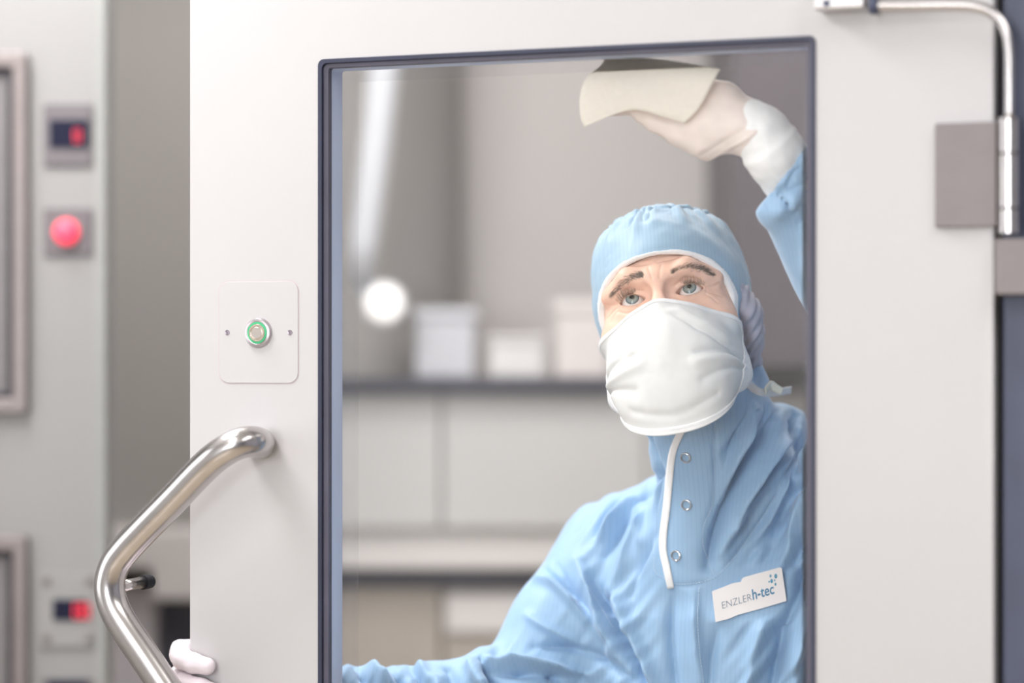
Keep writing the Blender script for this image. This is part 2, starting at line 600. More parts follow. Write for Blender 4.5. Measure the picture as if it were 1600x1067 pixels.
# grey rounded pier of the rear wall, left of the bench panels
M_pier = mat('grey_pier_paint', (.36, .342, .325), .7, var=.04, scale=2)
pz = bmesh.new()
outl = [(xx(-250), .39)] + [(xx(-250), .05), (xx(500), .05)] + [(xx(500) + .26 * math.sin(t), .31 - .26 * math.cos(t)) for t in np.linspace(.1, math.pi / 2, 12)] + [(xx(500) + .26, .39)]
va = [pz.verts.new((x, y + YB, zz(826))) for x, y in outl]
vb = [pz.verts.new((x, y + YB, ZC)) for x, y in outl]
pz.faces.new(va)
pz.faces.new(vb)
for i in range(len(outl)):
    j = (i + 1) % len(outl)
    pz.faces.new((va[i], va[j], vb[j], vb[i]))
st(obj('trim_2', pz, M_pier, None, True)).modifiers.new('es', 'EDGE_SPLIT').split_angle = .6

# dark wall cabinet on the right, pale blue boxes on the rail, slanting duct with a round lamp
YD = 4.5
dk = empty('wall_cabinet', (0, YD, 0))
tag(dk, 'dark grey wall cabinet behind the worker, right of the cap', 'wall cabinet')
M_dkgrey = mat('dark_grey_laminate', (.11, .095, .105), .5, var=.05, scale=4)
box('cabinet_carcass', xx(1146, YD), xx(1520, YD), .02, .62, zz(575, YD), ZC - .3, M_dkgrey, dk)
for x0, x1_ in ((1146, 1333), (1333, 1520)):
    box('cabinet_door', xx(x0, YD) + .002, xx(x1_, YD) - .002, 0, .019, zz(573, YD), ZC - .3, M_dkgrey, dk, .003)

for i, (x0, x1_, y0, c_, nm) in enumerate(((650, 742, 482, (.54, .54, .58), 'blue grey'), (765, 850, 525, (.66, .64, .64), 'pale grey'), (868, 950, 470, (.68, .63, .62), 'rosy white'))):
    bx_ = empty('storage_box', (xx((x0 + x1_) / 2), YB - .005, zz(590)))
    tag(bx_, nm + ' storage box standing on the dark rail by the rear wall', 'box')
    h_ = zz(y0) - zz(590)
    wd = (xx(x1_) - xx(x0)) / 2
    m_ = mat('box_' + nm.replace(' ', '_'), c_, .5, var=.04)
    box('box_body', -wd, wd, -.04, .04, 0, h_ * .82, m_, bx_, .006)
    box('box_lid', -wd - .006, wd + .006, -.044, .044, h_ * .82, h_, m_, bx_, .006)

M_duct = mat('pale_duct', (.62, .63, .66), .5, var=.03)
duct = empty('lamp_arm', (xx(600), YB - .12, 0))
tag(duct, 'pale slanting arm carrying a small round lamp at the rear wall', 'lamp')
ax = lambda x, y, dy=0.: (xx(x) - xx(600), dy, zz(y))
ob = tube('slanting_arm', [ax(622, -60), ax(610, 60), ax(592, 240), ax(575, 380), ax(567, 452)], [.032, .031, .03, .028, .022], M_duct, duct, 20)
tube('lamp_neck', [ax(567, 450), ax(580, 470), ax(600, 476)], .012, M_duct, duct, 14)
q = ax(607, 476, -.03)
lathe('lamp_head', [(0, .05), (.02, .048), (.036, .03), (.04, 0), (.036, -.004)], q, M_duct, duct, 28)
lathe('lamp_diffuser', [(0, -.006), (.03, -.005), (.0365, -.001), (.0365, .003)], q, mat('lamp_glow', (1, .95, .92), .4, emit=(1, .93, .9), es=.6), duct, 28)
# ------------------------------------------------------------------ solid modelling on a grid of distances
class Field:
    def __init__(self, xs, ys, zs):
        self.ax = [np.asarray(v, np.float32) for v in (xs, ys, zs)]
        self.F = np.full([len(v) for v in self.ax], 1., np.float32)

    def block(self, lo, hi):
        sl = tuple(slice(max(0, np.searchsorted(v, a) - 1), min(len(v), np.searchsorted(v, b) + 1)) for v, a, b in zip(self.ax, lo, hi))
        g = [v[s] for v, s in zip(self.ax, sl)]
        return sl, (g[0][:, None, None], g[1][None, :, None], g[2][None, None, :])

    def put(self, fn, lo, hi, k=.01, op='add'):
        lo, hi = np.array(lo) - k - .012, np.array(hi) + k + .012
        sl, P = self.block(lo, hi)
        a = self.F[sl]
        if a.size == 0:
            return
        b = fn(*P)
        if op == 'add':
            h = np.clip(.5 + .5 * (b - a) / k, 0, 1)
            self.F[sl] = b * (1 - h) + a * h - k * h * (1 - h)
        elif op == 'sub':
            b = -b
            h = np.clip(.5 - .5 * (b - a) / k, 0, 1)
            self.F[sl] = b * (1 - h) + a * h + k * h * (1 - h)

    # shapes
    def cap(self, p, q, r0, r1=None, k=.01, op='add', flat=None):
        p, q = np.array(p, float), np.array(q, float)
        r1 = r0 if r1 is None else r1
        r = max(r0, r1)

        def fn(X, Y, Z):
            d = q - p
            L = float(d @ d) + 1e-12
            t = np.clip(((X - p[0]) * d[0] + (Y - p[1]) * d[1] + (Z - p[2]) * d[2]) / L, 0, 1)
            dx, dy, dz = X - p[0] - t * d[0], Y - p[1] - t * d[1], Z - p[2] - t * d[2]
            s = dx * dx + dy * dy + dz * dz
            if flat is not None:                       # squash along a direction
                n, f = flat
                c = dx * n[0] + dy * n[1] + dz * n[2]
                s = s + c * c * (f * f - 1)
            return (np.sqrt(s) - (r0 + (r1 - r0) * t)).astype(np.float32)
        self.put(fn, np.minimum(p, q) - r, np.maximum(p, q) + r, k, op)

    def chain(self, pts, rad, k=.006, **kw):
        for i in range(len(pts) - 1):
            self.cap(pts[i], pts[i + 1], rad[i], rad[i + 1], k, **kw)

    def ell(self, c, r, k=.01, op='add', R=None):
        c, r = np.array(c, float), np.array(r, float)
        R = np.eye(3) if R is None else R
        m = r.max()

        def fn(X, Y, Z):
            x, y, z = X - c[0], Y - c[1], Z - c[2]
            l = [(R[0, i] * x + R[1, i] * y + R[2, i] * z) for i in range(3)]
            k0 = np.sqrt(sum((v / q) ** 2 for v, q in zip(l, r)))
            k1 = np.sqrt(sum((v / (q * q)) ** 2 for v, q in zip(l, r))) + 1e-9
            return (k0 * (k0 - 1) / k1).astype(np.float32)
        self.put(fn, c - m, c + m, k, op)

    def mesh(self, smooth=2):
        F, ax = self.F, self.ax
        S = F < 0
        n = np.array(F.shape)
        cnt = np.zeros(n - 1, np.int8)
        for i in (0, 1):
            for j in (0, 1):
                for l in (0, 1):
                    cnt += S[i:n[0] - 1 + i, j:n[1] - 1 + j, l:n[2] - 1 + l]
        act = np.argwhere((cnt > 0) & (cnt < 8))
        ids = np.full(n - 1, -1, np.int32)
        ids[tuple(act.T)] = np.arange(len(act))
        acc = np.zeros((len(act), 3))
        num = np.zeros(len(act))
        cs = [(i, j, l) for i in (0, 1) for j in (0, 1) for l in (0, 1)]
        V = {c: F[act[:, 0] + c[0], act[:, 1] + c[1], act[:, 2] + c[2]] for c in cs}
        for c in cs:
            for d in range(3):
                if c[d] == 0:
                    e = list(c)
                    e[d] = 1
                    e = tuple(e)
                    a, b = V[c], V[e]
                    m = (a < 0) != (b < 0)
                    t = np.where(m, a / np.where(a == b, 1, a - b), 0)
                    p = np.tile(np.array(c, float), (len(act), 1))
                    p[:, d] = t
                    acc += p * m[:, None]
                    num += m
        fr = acc / num[:, None]
        vs = np.zeros_like(fr)
        for d in range(3):
            lo, hi = ax[d][act[:, d]], ax[d][act[:, d] + 1]
            vs[:, d] = lo + (hi - lo) * fr[:, d]
        faces = []
        for d in range(3):
            sl0, sl1 = [slice(None)] * 3, [slice(None)] * 3
            sl0[d], sl1[d] = slice(0, -1), slice(1, None)
            e = np.argwhere(S[tuple(sl0)] != S[tuple(sl1)])
            o1, o2 = [(1, 2), (2, 0), (0, 1)][d]
            ok = (e[:, o1] > 0) & (e[:, o2] > 0) & (e[:, o1] < n[o1] - 1) & (e[:, o2] < n[o2] - 1)
            e = e[ok]
            neg = S[tuple(e.T)]
            q = []
            for a, b in ((-1, -1), (0, -1), (0, 0), (-1, 0)):
                f = e.copy()
                f[:, o1] += a
                f[:, o2] += b
                q.append(ids[tuple(f.T)])
            q = np.stack(q, 1)
            q[~neg] = q[~neg][:, ::-1]
            faces.append(q)
        faces = np.concatenate(faces)
        for _ in range(smooth):
            vs = relax(vs, faces, .5)
        return vs, faces


def relax(vs, f, lam):
    acc = np.zeros_like(vs)
    num = np.zeros(len(vs))
    for a, b in ((0, 1), (1, 2), (2, 3), (3, 0)):
        for i, j in ((f[:, a], f[:, b]), (f[:, b], f[:, a])):
            for d in range(3):
                acc[:, d] += np.bincount(i, vs[j, d], len(vs))
            num += np.bincount(i, minlength=len(vs))
    num[num == 0] = 1
    return vs * (1 - lam) + lam * acc / num[:, None]


def vnormals(vs, f):
    n = np.cross(vs[f[:, 2]] - vs[f[:, 0]], vs[f[:, 3]] - vs[f[:, 1]])
    out = np.zeros_like(vs)
    for c in range(4):
        for d in range(3):
            out[:, d] += np.bincount(f[:, c], n[:, d], len(vs))
    return out / (np.linalg.norm(out, axis=1)[:, None] + 1e-12)


def np_mesh(name, vs, f, m, parent):
    me = bpy.data.meshes.new(name)
    me.vertices.add(len(vs))
    me.vertices.foreach_set('co', np.asarray(vs, np.float32).ravel())
    me.loops.add(f.size)
    me.loops.foreach_set('vertex_index', f.astype(np.int32).ravel())
    me.polygons.add(len(f))
    me.polygons.foreach_set('loop_start', np.arange(0, f.size, f.shape[1], dtype=np.int32))
    me.update(calc_edges=True)
    me.validate()
    return link(name, me, m, parent, True)


def axis_(lo, flo, fhi, hi, fine, coarse):
    """grid line positions: fine between flo and fhi, growing to coarse outside"""
    mid = list(np.arange(flo, fhi, fine))
    up, st_ = [], fine
    v = mid[-1]
    while v < hi:
        st_ = min(coarse, st_ * 1.25)
        v += st_
        up.append(v)
    dn, st_ = [], fine
    v = mid[0]
    while v > lo:
        st_ = min(coarse, st_ * 1.25)
        v -= st_
        dn.append(v)
    return np.array(dn[::-1] + mid + up)


def polydist(P, line):
    """distance of points P to a polyline"""
    best = np.full(len(P), 9.)
    for a, b in zip(line[:-1], line[1:]):
        d = b - a
        t = np.clip(((P - a) @ d) / (d @ d + 1e-12), 0, 1)
        best = np.minimum(best, np.linalg.norm(P - a - t[:, None] * d, axis=1))
    return best


def bvh_of(vs, f):
    return BVHTree.FromPolygons([tuple(v) for v in vs], [tuple(q) for q in f.tolist()])


def snap(bvh, x, y):
    o = Vector((0, 0, CAMZ))
    d = Vector(((x - 800) / FPX, 1, (HORIZON - y) / FPX)).normalized()
    loc, nor, *_ = bvh.ray_cast(o, d)
    if loc is None:
        return None, None
    if nor.dot(d) > 0:
        nor = -nor
    return np.array(loc), np.array(nor)


def smooth_noise(P, scale, seed):
    """cheap sum of sines, about -1 to 1"""
    r = np.random.default_rng(seed)
    out = 0
    for i in range(7):
        k = r.normal(size=3)
        k *= scale * (1 + .6 * i) / np.linalg.norm(k)
        out = out + np.sin(P @ k + r.uniform(0, 6.28)) / (1 + .35 * i)
    return out / 3.2


def rot(ax, a):
    return np.array(Matrix.Rotation(a, 3, ax))


# ------------------------------------------------------------------ the worker behind the glass
person = empty('person', (.25, 3.02, 0))
tag(person, 'person in blue gown, cap and white mask wiping the door glass overhead', 'person')
PI_ = np.array([.25, 3.02, 0])


def pm(name, vs, f, m, parent=None):
    """mesh given in world coordinates, stored relative to the person's foot point"""
    return np_mesh(name, vs - PI_, f, m, parent or person)


M_skin = mat('skin', (.90, .575, .445), .5, var=.09, scale=55, bump=.12, sss=.2, spec=.35)
M_gown = stripe_mat('blue_gown_cloth', (.335, .52, .74), (.295, .48, .715), .0055, (.906, -.423, 0), .55, .05, .35)
M_cap = stripe_mat('blue_cap_cloth', (.43, .62, .78), (.375, .57, .75), .0042, (1, 0, 0), .5, .18, .3)
M_trim = mat('white_cotton_trim', (.92, .91, .905), .7, var=.03, scale=200, bump=.2)
M_mask = mat('white_mask_fabric', (.92, .915, .90), .75, var=.02, scale=150, bump=.12, trans=.2)
M_glove = mat('white_latex', (.92, .80, .74), .5, var=.04, scale=60, bump=.2, trans=.1)
M_glove2 = mat('lilac_white_latex', (.78, .70, .74), .45, var=.04, scale=90, bump=.3)

# head frame
HS = 1.08e-3
PITCH, YAW, ROLL = math.radians(19), math.radians(11), math.radians(10.5)
HR = rot('Y', -ROLL) @ rot('Z', -YAW) @ rot('X', -PITCH)
EYE_X, EYE_Y, EYE_Z = 30.0, -71.0, 17.0
HC = W(1032, 461, 2.755) - HR @ (np.array([0, -84, 17]) * HS)


def H(x, y, z):
    return HC + HR @ (np.array([x, y, z], float) * HS)


def to_head(P):
    return ((P - HC) @ HR) / HS


# joints
T0 = W(1125, 752, 2.92)
TR = rot('Z', math.radians(-24))
TL = lambda x, y, z: T0 + TR @ np.array([x, y, z], float)
SH_R, EL_R, WR_R = W(962, 866, 2.985), W(806, 1096, 2.90), W(420, 1092, 2.85)
SH_L, EL_L, WR_L = W(1335, 806, 2.86), W(1392, 548, 2.70), W(1176, 196, 2.595)
LH_N = INN                                           # direction from the glass towards the hand


def torso(F, extra=0., k=.03, legs=True):
    prof = np.array([[-1.05, .15, .11, .0], [-.72, .195, .135, .01], [-.60, .19, .13, .01], [-.42, .165, .12, .01], [-.26, .178, .125, .0], [-.15, .182, .112, .0],
                     [-.09, .165, .098, .012], [-.045, .125, .082, .02], [-.01, .085, .07, .025], [.03, .045, .05, .03]])

    def fn(X, Y, Z):
        x, y, z = X - T0[0], Y - T0[1], Z - T0[2]
        lx = TR[0, 0] * x + TR[1, 0] * y + 0 * z
        ly = TR[0, 1] * x + TR[1, 1] * y + 0 * z
        a = np.maximum(np.interp(z, prof[:, 0], prof[:, 1]) + extra, .025)
        b = np.maximum(np.interp(z, prof[:, 0], prof[:, 2]) + extra, .025)
        c = np.interp(z, prof[:, 0], prof[:, 3])
        e = (np.abs(lx / a) ** 2.5 + np.abs((ly - c) / b) ** 2.5) ** (1 / 2.5)
        d = (e - 1) * np.minimum(a, b)
        d = np.maximum(d, z - .03 - extra)
        d = np.maximum(d, -z - 1.0)
        return d.astype(np.float32)
    F.put(fn, T0 + [-.24, -.24, -1.0], T0 + [.24, .24, .06], k)
    for s in (-1, 1):
        hip, knee, ank = TL(s * .09, .01, -.72), TL(s * .105, .0, -.98), TL(s * .11, .02, -1.30)
        F.chain([hip, knee, ank], [.095 + extra, .07 + extra, .052 + extra], .03)
        F.cap(ank + [0, 0, -.07], ank + TR @ np.array([0, -.12, -.075]), .04 + extra, .035 + extra, .02)
        F.cap(ank, ank + [0, 0, -.06], .052 + extra, .045 + extra, .02)


# ---- body: head, neck, trunk, arms and legs as one surface
xs = axis_(-.42, W(930, 0, 2.75)[0], W(1175, 0, 2.75)[0], .52, .00125, .02)
ys = axis_(2.45, 2.62, 2.80, 3.30, .00135, .02)
zs_ = axis_(-.02, W(0, 545, 2.75)[2], W(0, 385, 2.75)[2], 1.82, .0012, .02)
B = Field(xs, ys, zs_)
torso(B, -.045)
B.cap(TL(0, .03, -.02), H(0, 22, -50), .046, .048, .02)
B.cap(SH_R, EL_R, .038, .032, .03)
B.cap(EL_R, WR_R, .032, .022, .015)
B.cap(SH_L, EL_L, .038, .034, .03)
B.cap(EL_L, WR_L, .038, .021, .015)
B.cap(TL(-.10, .01, -.06), SH_R, .036, .036, .03)
B.cap(TL(.10, .01, -.06), SH_L, .036, .036, .03)
e_ = lambda c, r, k=8, op='add': B.ell(H(*c), np.array(r) * HS, k * HS, op, HR)
c_ = lambda p, q, r0, r1, k=8, op='add': B.cap(H(*p), H(*q), r0 * HS, r1 * HS, k * HS, op)
e_((0, 10, 42), (75, 96, 80), 10)
e_((0, -22, 30), (69, 74, 70), 16)
e_((0, -26, -20), (66, 62, 88), 20)
e_((0, -45, -72), (50, 46, 40), 18)
e_((0, -76, -94), (24, 20, 20), 14)
for s in (-1, 1):
    e_((s * 47, -56, -14), (24, 24, 22), 18)                       # cheekbone
    c_((s * 9, -87, 30), (s * 30, -88, 39), 11, 10, 9)             # brow ridge
    c_((s * 30, -88, 39), (s * 56, -66, 31), 10, 8, 9)
    e_((s * 73, 8, 4), (6, 16, 26), 5)                             # ear
e_((0, -86, 33), (15, 12, 16), 10)
c_((0, -88, 24), (0, -104, -8), 8, 10, 9)                          # nose
c_((0, -102, -8), (0, -108, -22), 10, 11, 7)
for s in (-1, 1):
    e_((s * 12, -96, -25), (8, 10, 8), 6)
    e_((s * 31, -97, 16), (19, 14, 12.5), 10, 'sub')               # socket
    e_((s * 15, -96, 16), (7, 8, 10), 7, 'sub')
    e_((s * EYE_X, EYE_Y, EYE_Z), (14.6, 14.6, 14.6), 4)           # lids over the eyeball
    c_((s * 17, -77, 6), (s * 45, -72, 5), 6, 5, 7)                # lower lid pad
    c_((s * 16, -81, 29.5), (s * 46, -71.5, 27.5), 4.2, 4.2, 4)      # upper lid fold


def lid_cut(s):
    c = np.array([s * EYE_X, EYE_Y, EYE_Z])

    def fn(X, Y, Z):
        x, y, z = X - HC[0], Y - HC[1], Z - HC[2]
        l = [(HR[0, i] * x + HR[1, i] * y + HR[2, i] * z) / HS for i in range(3)]
        ex, ey, ez = s * (l[0] - c[0]), l[1] - c[1], l[2] - c[2]
        t = np.clip(ex / 14.6, -1, 1)
        up = 6.4 * (1 - np.abs(t) ** 2.2) + 1.5 * t * .6
        dn = -5.4 * (1 - np.abs(t) ** 2.2) + 1.5 * t * .6
        d = np.maximum(ez - up, dn - ez) * .85
        d = np.maximum(d, np.abs(ex) - 14.6)
        d = np.maximum(d, ey)
        return (d * HS).astype(np.float32)
    p = H(*c)
    B.put(fn, p - 24 * HS, p + 24 * HS, 1.0 * HS, 'sub')


lid_cut(-1)
lid_cut(1)
bv, bf = B.mesh(1)
# lines of the skin: raised-brow creases, crow's feet, lower-lid creases
hl = to_head(bv)
bn = vnormals(bv, bf)
front = (hl[:, 1] < -20) & (hl[:, 2] > -60)
disp = np.zeros(len(bv))


def crease(pts, amp, wd):
    global disp
    pts = np.array(pts, float)
    sel = np.where(front)[0]
    q = hl[sel]
    # measured across the face, in x and z only
    d = polydist(np.c_[q[:, 0], np.zeros(len(q)), q[:, 2]], np.c_[pts[:, 0], np.zeros(len(pts)), pts[:, 1]])
    disp[sel] += 1.7 * amp * np.exp(-(d / wd) ** 2)


for s in (-1, 1):
    crease([(s * 3, 55), (s * 18, 56.5), (s * 36, 54), (s * 48, 49)], -.55, 1.3)
    crease([(s * 6, 62), (s * 22, 63), (s * 40, 60)], -.4, 1.4)
    crease([(s * 4, 48.5), (s * 16, 50), (s * 28, 52)], -.4, 1.3)
    crease([(s * 4, 30), (s * 5, 37), (s * 7, 44)], -.5, 1.6)
    crease([(s * 47, 18), (s * 54, 20), (s * 60, 23)], -.6, 1.2)
    crease([(s * 47, 14), (s * 54, 12), (s * 60, 10)], -.6, 1.2)
    crease([(s * 46, 11), (s * 52, 6), (s * 56, 1)], -.5, 1.2)
    crease([(s * 17, 9), (s * 27, 4), (s * 38, 4.5), (s * 46, 9)], -.55, 1.3)
    crease([(s * 16, 4), (s * 24, -3), (s * 36, -5)], -.6, 1.8)
    crease([(s * 17, 23), (s * 28, 28.2), (s * 38, 27.2), (s * 47, 21)], -.7, 1.2)
bv = bv + bn * (disp * HS)[:, None]
body = pm('body', bv, bf, M_skin)
BVB = bvh_of(bv, bf)

# ---- eyes
m = bpy.data.materials.new('eye')
m.use_nodes = True
nt = m.node_tree
bs = nt.nodes['Principled BSDF']
tc = nt.nodes.new('ShaderNodeTexCoord')
sp = nt.nodes.new('ShaderNodeSeparateXYZ')
nt.links.new(tc.outputs['Object'], sp.inputs[0])
cx = nt.nodes.new('ShaderNodeCombineXYZ')
nt.links.new(sp.outputs['X'], cx.inputs['X'])
nt.links.new(sp.outputs['Z'], cx.inputs['Z'])
ln = nt.nodes.new('ShaderNodeVectorMath')
ln.operation = 'LENGTH'
nt.links.new(cx.outputs[0], ln.inputs[0])
nz = nt.nodes.new('ShaderNodeTexNoise')
nz.inputs['Scale'].default_value = 900
nt.links.new(cx.outputs[0], nz.inputs['Vector'])
ad = nt.nodes.new('ShaderNodeMath')
ad.operation = 'MULTIPLY_ADD'
ad.inputs[1].default_value = .0009
nt.links.new(nz.outputs['Fac'], ad.inputs[0])
nt.links.new(ln.outputs['Value'], ad.inputs[2])
mu = nt.nodes.new('ShaderNodeMath')
mu.operation = 'MULTIPLY'
mu.inputs[1].default_value = 72
nt.links.new(ad.outputs[0], mu.inputs[0])
rp = nt.nodes.new('ShaderNodeValToRGB')
els = rp.color_ramp.elements
for pos, col in ((0, (.01, .01, .01)), (.20, (.012, .012, .012)), (.235, (.16, .17, .12)), (.36, (.30, .34, .32)), (.50, (.20, .25, .25)), (.565, (.06, .08, .09)), (.60, (.80, .76, .73)), (1, (.82, .72, .68))):
    if pos in (0, 1):
        e = els[0 if pos == 0 else -1]
    else:
        e = els.new(pos)
    e.position, e.color = pos, (*col, 1)
nt.links.new(mu.outputs[0], rp.inputs[0])
nt.links.new(rp.outputs[0], bs.inputs['Base Color'])
bs.inputs['Roughness'].default_value = .06
GZ = rot('Y', -ROLL) @ rot('Z', -math.radians(9)) @ rot('X', -math.radians(36))
for s in (-1, 1):
    bm = bmesh.new()
    bmesh.ops.create_uvsphere(bm, u_segments=40, v_segments=28, radius=12.6 * HS)
    for v in bm.verts:                                            # corneal bulge towards -y
        rr = math.hypot(v.co.x, v.co.z)
        if v.co.y < 0 and rr < 7 * HS:
            v.co.y -= .8 * HS * (1 - (rr / (7 * HS)) ** 2)
    e = obj('eyeball', bm, m, person, True)
    e.location = Vector(H(s * EYE_X, EYE_Y, EYE_Z) - PI_)
    e.rotation_euler = Matrix(GZ.tolist()).to_euler()

# ---- brows and lashes
M_hair = mat('dark_brown_hair', (.22, .165, .125), .6, var=.3, scale=300)


def strand(bm, p, d, n, L, r, curl):
    pts = []
    for k in range(4):
        t = k / 3
        pts.append(p + d * L * t + n * (curl * L * t * t))
    rad = [r, r * .85, r * .6, r * .15]
    tube_bm(bm, pts, rad, 3, False)


for s, pl in ((-1, [(956, 462), (968, 449), (982, 438), (998, 431), (1007, 432)]), (1, [(1113, 429), (1098, 421), (1082, 418), (1063, 421), (1046, 429)])):
    bm = bmesh.new()
    line = catmull([(*p, 0) for p in pl], 10)[:, :2]
    for k in range(800):
        t = rng.uniform(0, 1)
        f = t * (len(line) - 1.001)
        i = int(f)
        p2 = line[i] + (line[i + 1] - line[i]) * (f - i)
        tg = line[i] - line[i + 1]
        tg /= np.linalg.norm(tg)
        wd = 7.0 * (math.sin(math.pi * (.16 + .62 * t)) ** .8)
        off = np.clip(rng.normal(0, .42), -1, 1) * wd
        p2 = p2 + np.array([-tg[1], tg[0]]) * off
        loc, nor = snap(BVB, p2[0], p2[1])
        l2, _ = snap(BVB, p2[0] + tg[0] * 4, p2[1] + tg[1] * 4)
        if loc is None or l2 is None:
            continue
        d = l2 - loc
        d /= np.linalg.norm(d)
        d = d + np.array([0, 0, .5 * (1 - .2 * t)]) * (.3 + t * .9) + nor * .35 + rng.normal(0, .12, 3)
        d /= np.linalg.norm(d)
        strand(bm, loc - nor * .0004 - PI_, d, -nor, rng.uniform(.0045, .0075), .00013, .25)
    tag(obj('eyebrow', bm, M_hair, person), kind='stuff')
for s in (-1, 1):
    bm = bmesh.new()
    for up, cnt in ((1, 90), (0, 34)):
        for k in range(cnt):
            t = -0.78 + 1.74 * (k + rng.uniform(0, .8)) / cnt
            t = min(t, .99)
            ex = 14.2 * t
            ez = (6.4 * (1 - abs(t) ** 2.2) if up else -5.4 * (1 - abs(t) ** 2.2)) + .9 * t
            rr = 14.9
            ey = -math.sqrt(max(1, rr * rr - ex * ex - ez * ez))
            p = H(s * (EYE_X + ex), EYE_Y + ey, EYE_Z + ez) - PI_
            d = HR @ np.array([s * (.15 + .85 * t) * .75, -1.0 if up else -.6, .45 if up else -.55])
            d = d / np.linalg.norm(d) + rng.normal(0, .10, 3)
            n = HR @ np.array([0, 0, 1. if up else -.6])
            strand(bm, p, d, n, rng.uniform(.0048, .0078) if up else rng.uniform(.003, .005), .00016 if up else .0001, .6)
    tag(obj('eyelashes', bm, M_hair, person), kind='stuff')
# ---- cap: gathered cloth dome, open at a slanted brim round the face
BRZ = np.array([-70, -24, 0, 17, 38, 50, 58, 62, 66])
BRY = np.array([-22, -36, -42, -49, -68, -84, -100, -116, -140])   # front edge of the cap at each height
ctr = HC + HR @ (np.array([0, 15, 40]) * HS)
g = .0017
KX = Field(np.arange(ctr[0] - .135, ctr[0] + .135, g), np.arange(ctr[1] - .15, ctr[1] + .15, g), np.arange(ctr[2] - .16, ctr[2] + .15, g))


def cap_shape(l):
    """outer cap surface as a distance, in head millimetres"""
    x, y, z = l

    def ell(c, r):
        k0 = np.sqrt(((x - c[0]) / r[0]) ** 2 + ((y - c[1]) / r[1]) ** 2 + ((z - c[2]) / r[2]) ** 2)
        k1 = np.sqrt(((x - c[0]) / r[0] ** 2) ** 2 + ((y - c[1]) / r[1] ** 2) ** 2 + ((z - c[2]) / r[2] ** 2) ** 2) + 1e-9
        return k0 * (k0 - 1) / k1
    a = ell((0, 4, 38), (84, 106, 90))
    b = ell((-4, 22, 84), (79, 92, 64))                     # slack crown
    c = ell((0, 40, -10), (68, 66, 62))                    # nape
    k = 18
    h = np.clip(.5 + .5 * (b - a) / k, 0, 1)
    a = b * (1 - h) + a * h - k * h * (1 - h)
    h = np.clip(.5 + .5 * (c - a) / k, 0, 1)
    return c * (1 - h) + a * h - k * h * (1 - h)


def head_coords(X, Y, Z):
    x, y, z = X - HC[0], Y - HC[1], Z - HC[2]
    return [(HR[0, i] * x + HR[1, i] * y + HR[2, i] * z) / HS for i in range(3)]


def brim(l):
    return (np.interp(l[2], BRZ, BRY) - l[1]) * .72


def cap_fn(X, Y, Z):
    l = head_coords(X, Y, Z)
    d = cap_shape(l)
    d = np.maximum(d, -(d + 3.2))
    d = np.maximum(d, brim(l))
    d = np.maximum(d, -52 - l[2])
    return (d * HS).astype(np.float32)


KX.put(cap_fn, ctr - .2, ctr + .2, .0008)
cv, cf = KX.mesh(2)
cl = to_head(cv)
cn = vnormals(cv, cf)
# gathers: crown seam with pleats falling from it, slack rolls near the brim
ang = np.arctan2(cl[:, 0], -(cl[:, 1] - 10))
hz = cl[:, 2]
bdist = -brim(cl.T)
free = 1 / (1 + np.exp(-(bdist - 14) / 5))
pl = np.sin(ang * 17 + 1.2 * np.sin(ang * 5)) * .6 + np.sin(ang * 29 + 2) * .35
d_ = 2.8 * pl * np.exp(-((hz - 118) / 22) ** 2) * (hz < 140)
d_ -= 3.2 * np.exp(-((hz - 127) / 2.6) ** 2)               # crown seam
d_ += 2.0 * smooth_noise(cl, .045, 3) + .8 * smooth_noise(cl, .11, 5)
cv = cv + cn * (d_ * free * HS)[:, None]
cap_o = pm('cap', cv, cf, M_cap)
# white binding round the brim
BX = Field(*KX.ax)


def bind_fn(X, Y, Z):
    l = head_coords(X, Y, Z)
    d = cap_shape(l) - 1.3
    d = np.maximum(d, -(d + 5.5))
    b_ = brim(l)
    d = np.maximum(d, np.abs(b_ + 2.2) - 3.4)
    d = np.maximum(d, -46 - l[2])
    return (d * HS).astype(np.float32)


BX.put(bind_fn, ctr - .2, ctr + .2, .0008)
v_, f_ = BX.mesh(2)
pm('brim_binding', v_, f_, M_trim, cap_o)
# grey-lilac neck flap gathered behind the ear
M_flap = mat('lilac_grey_flap', (.42, .41, .50), .6, var=.05, scale=60, trans=.1)
NF = Field(np.arange(.20, .35, .0016), np.arange(2.72, 2.98, .0022), np.arange(1.47, 1.66, .0016))
NF.chain([W(1153, 456, 2.82), W(1164, 488, 2.825), W(1171, 522, 2.83), W(1178, 562, 2.845)], [.013, .0165, .0140, .010], .012, flat=((0, 1, 0), .45))
v_, f_ = NF.mesh(2)
n_ = vnormals(v_, f_)
ax_ = np.array([.35, 0, .94])
cr_ = v_ @ np.array([.90, 0, -.43])
v_ = v_ + n_ * (.0013 * np.sin(cr_ * 620 + 9 * smooth_noise(v_, 18, 2)))[:, None]
pm('neck_flap', v_, f_, M_flap, cap_o)

# ---- face mask
rows = [  # v, centre y z, side x y z
    (0.00, -107, 3, 67, -34, -24), (.14, -117, -10, 69, -32, -34), (.32, -126, -30, 71, -31, -48), (.52, -126, -56, 70, -32, -66), (.72, -121, -86, 68, -38, -76),
    (.88, -112, -116, 64, -44, -84), (1.0, -98, -137, 58, -50, -90)]
ra = np.array(rows, float)


def mask_pt(u, v):
    yc, zc, sx_, sy_, sz_ = [np.interp(v, ra[:, 0], ra[:, k]) for k in range(1, 6)]
    a = np.abs(u) * math.pi / 2
    pw = .62 + .75 * np.exp(-(v / .30) ** 2)                 # pinched over the nose, rounder below
    x = np.sign(u) * sx_ * np.sin(a) ** (.80)
    y = sy_ + (yc - sy_) * np.maximum(np.cos(a), 0) ** pw
    z = zc + (sz_ - zc) * np.abs(u) ** (1.0 + .8 * v)
    return np.stack([x, y, z], -1)


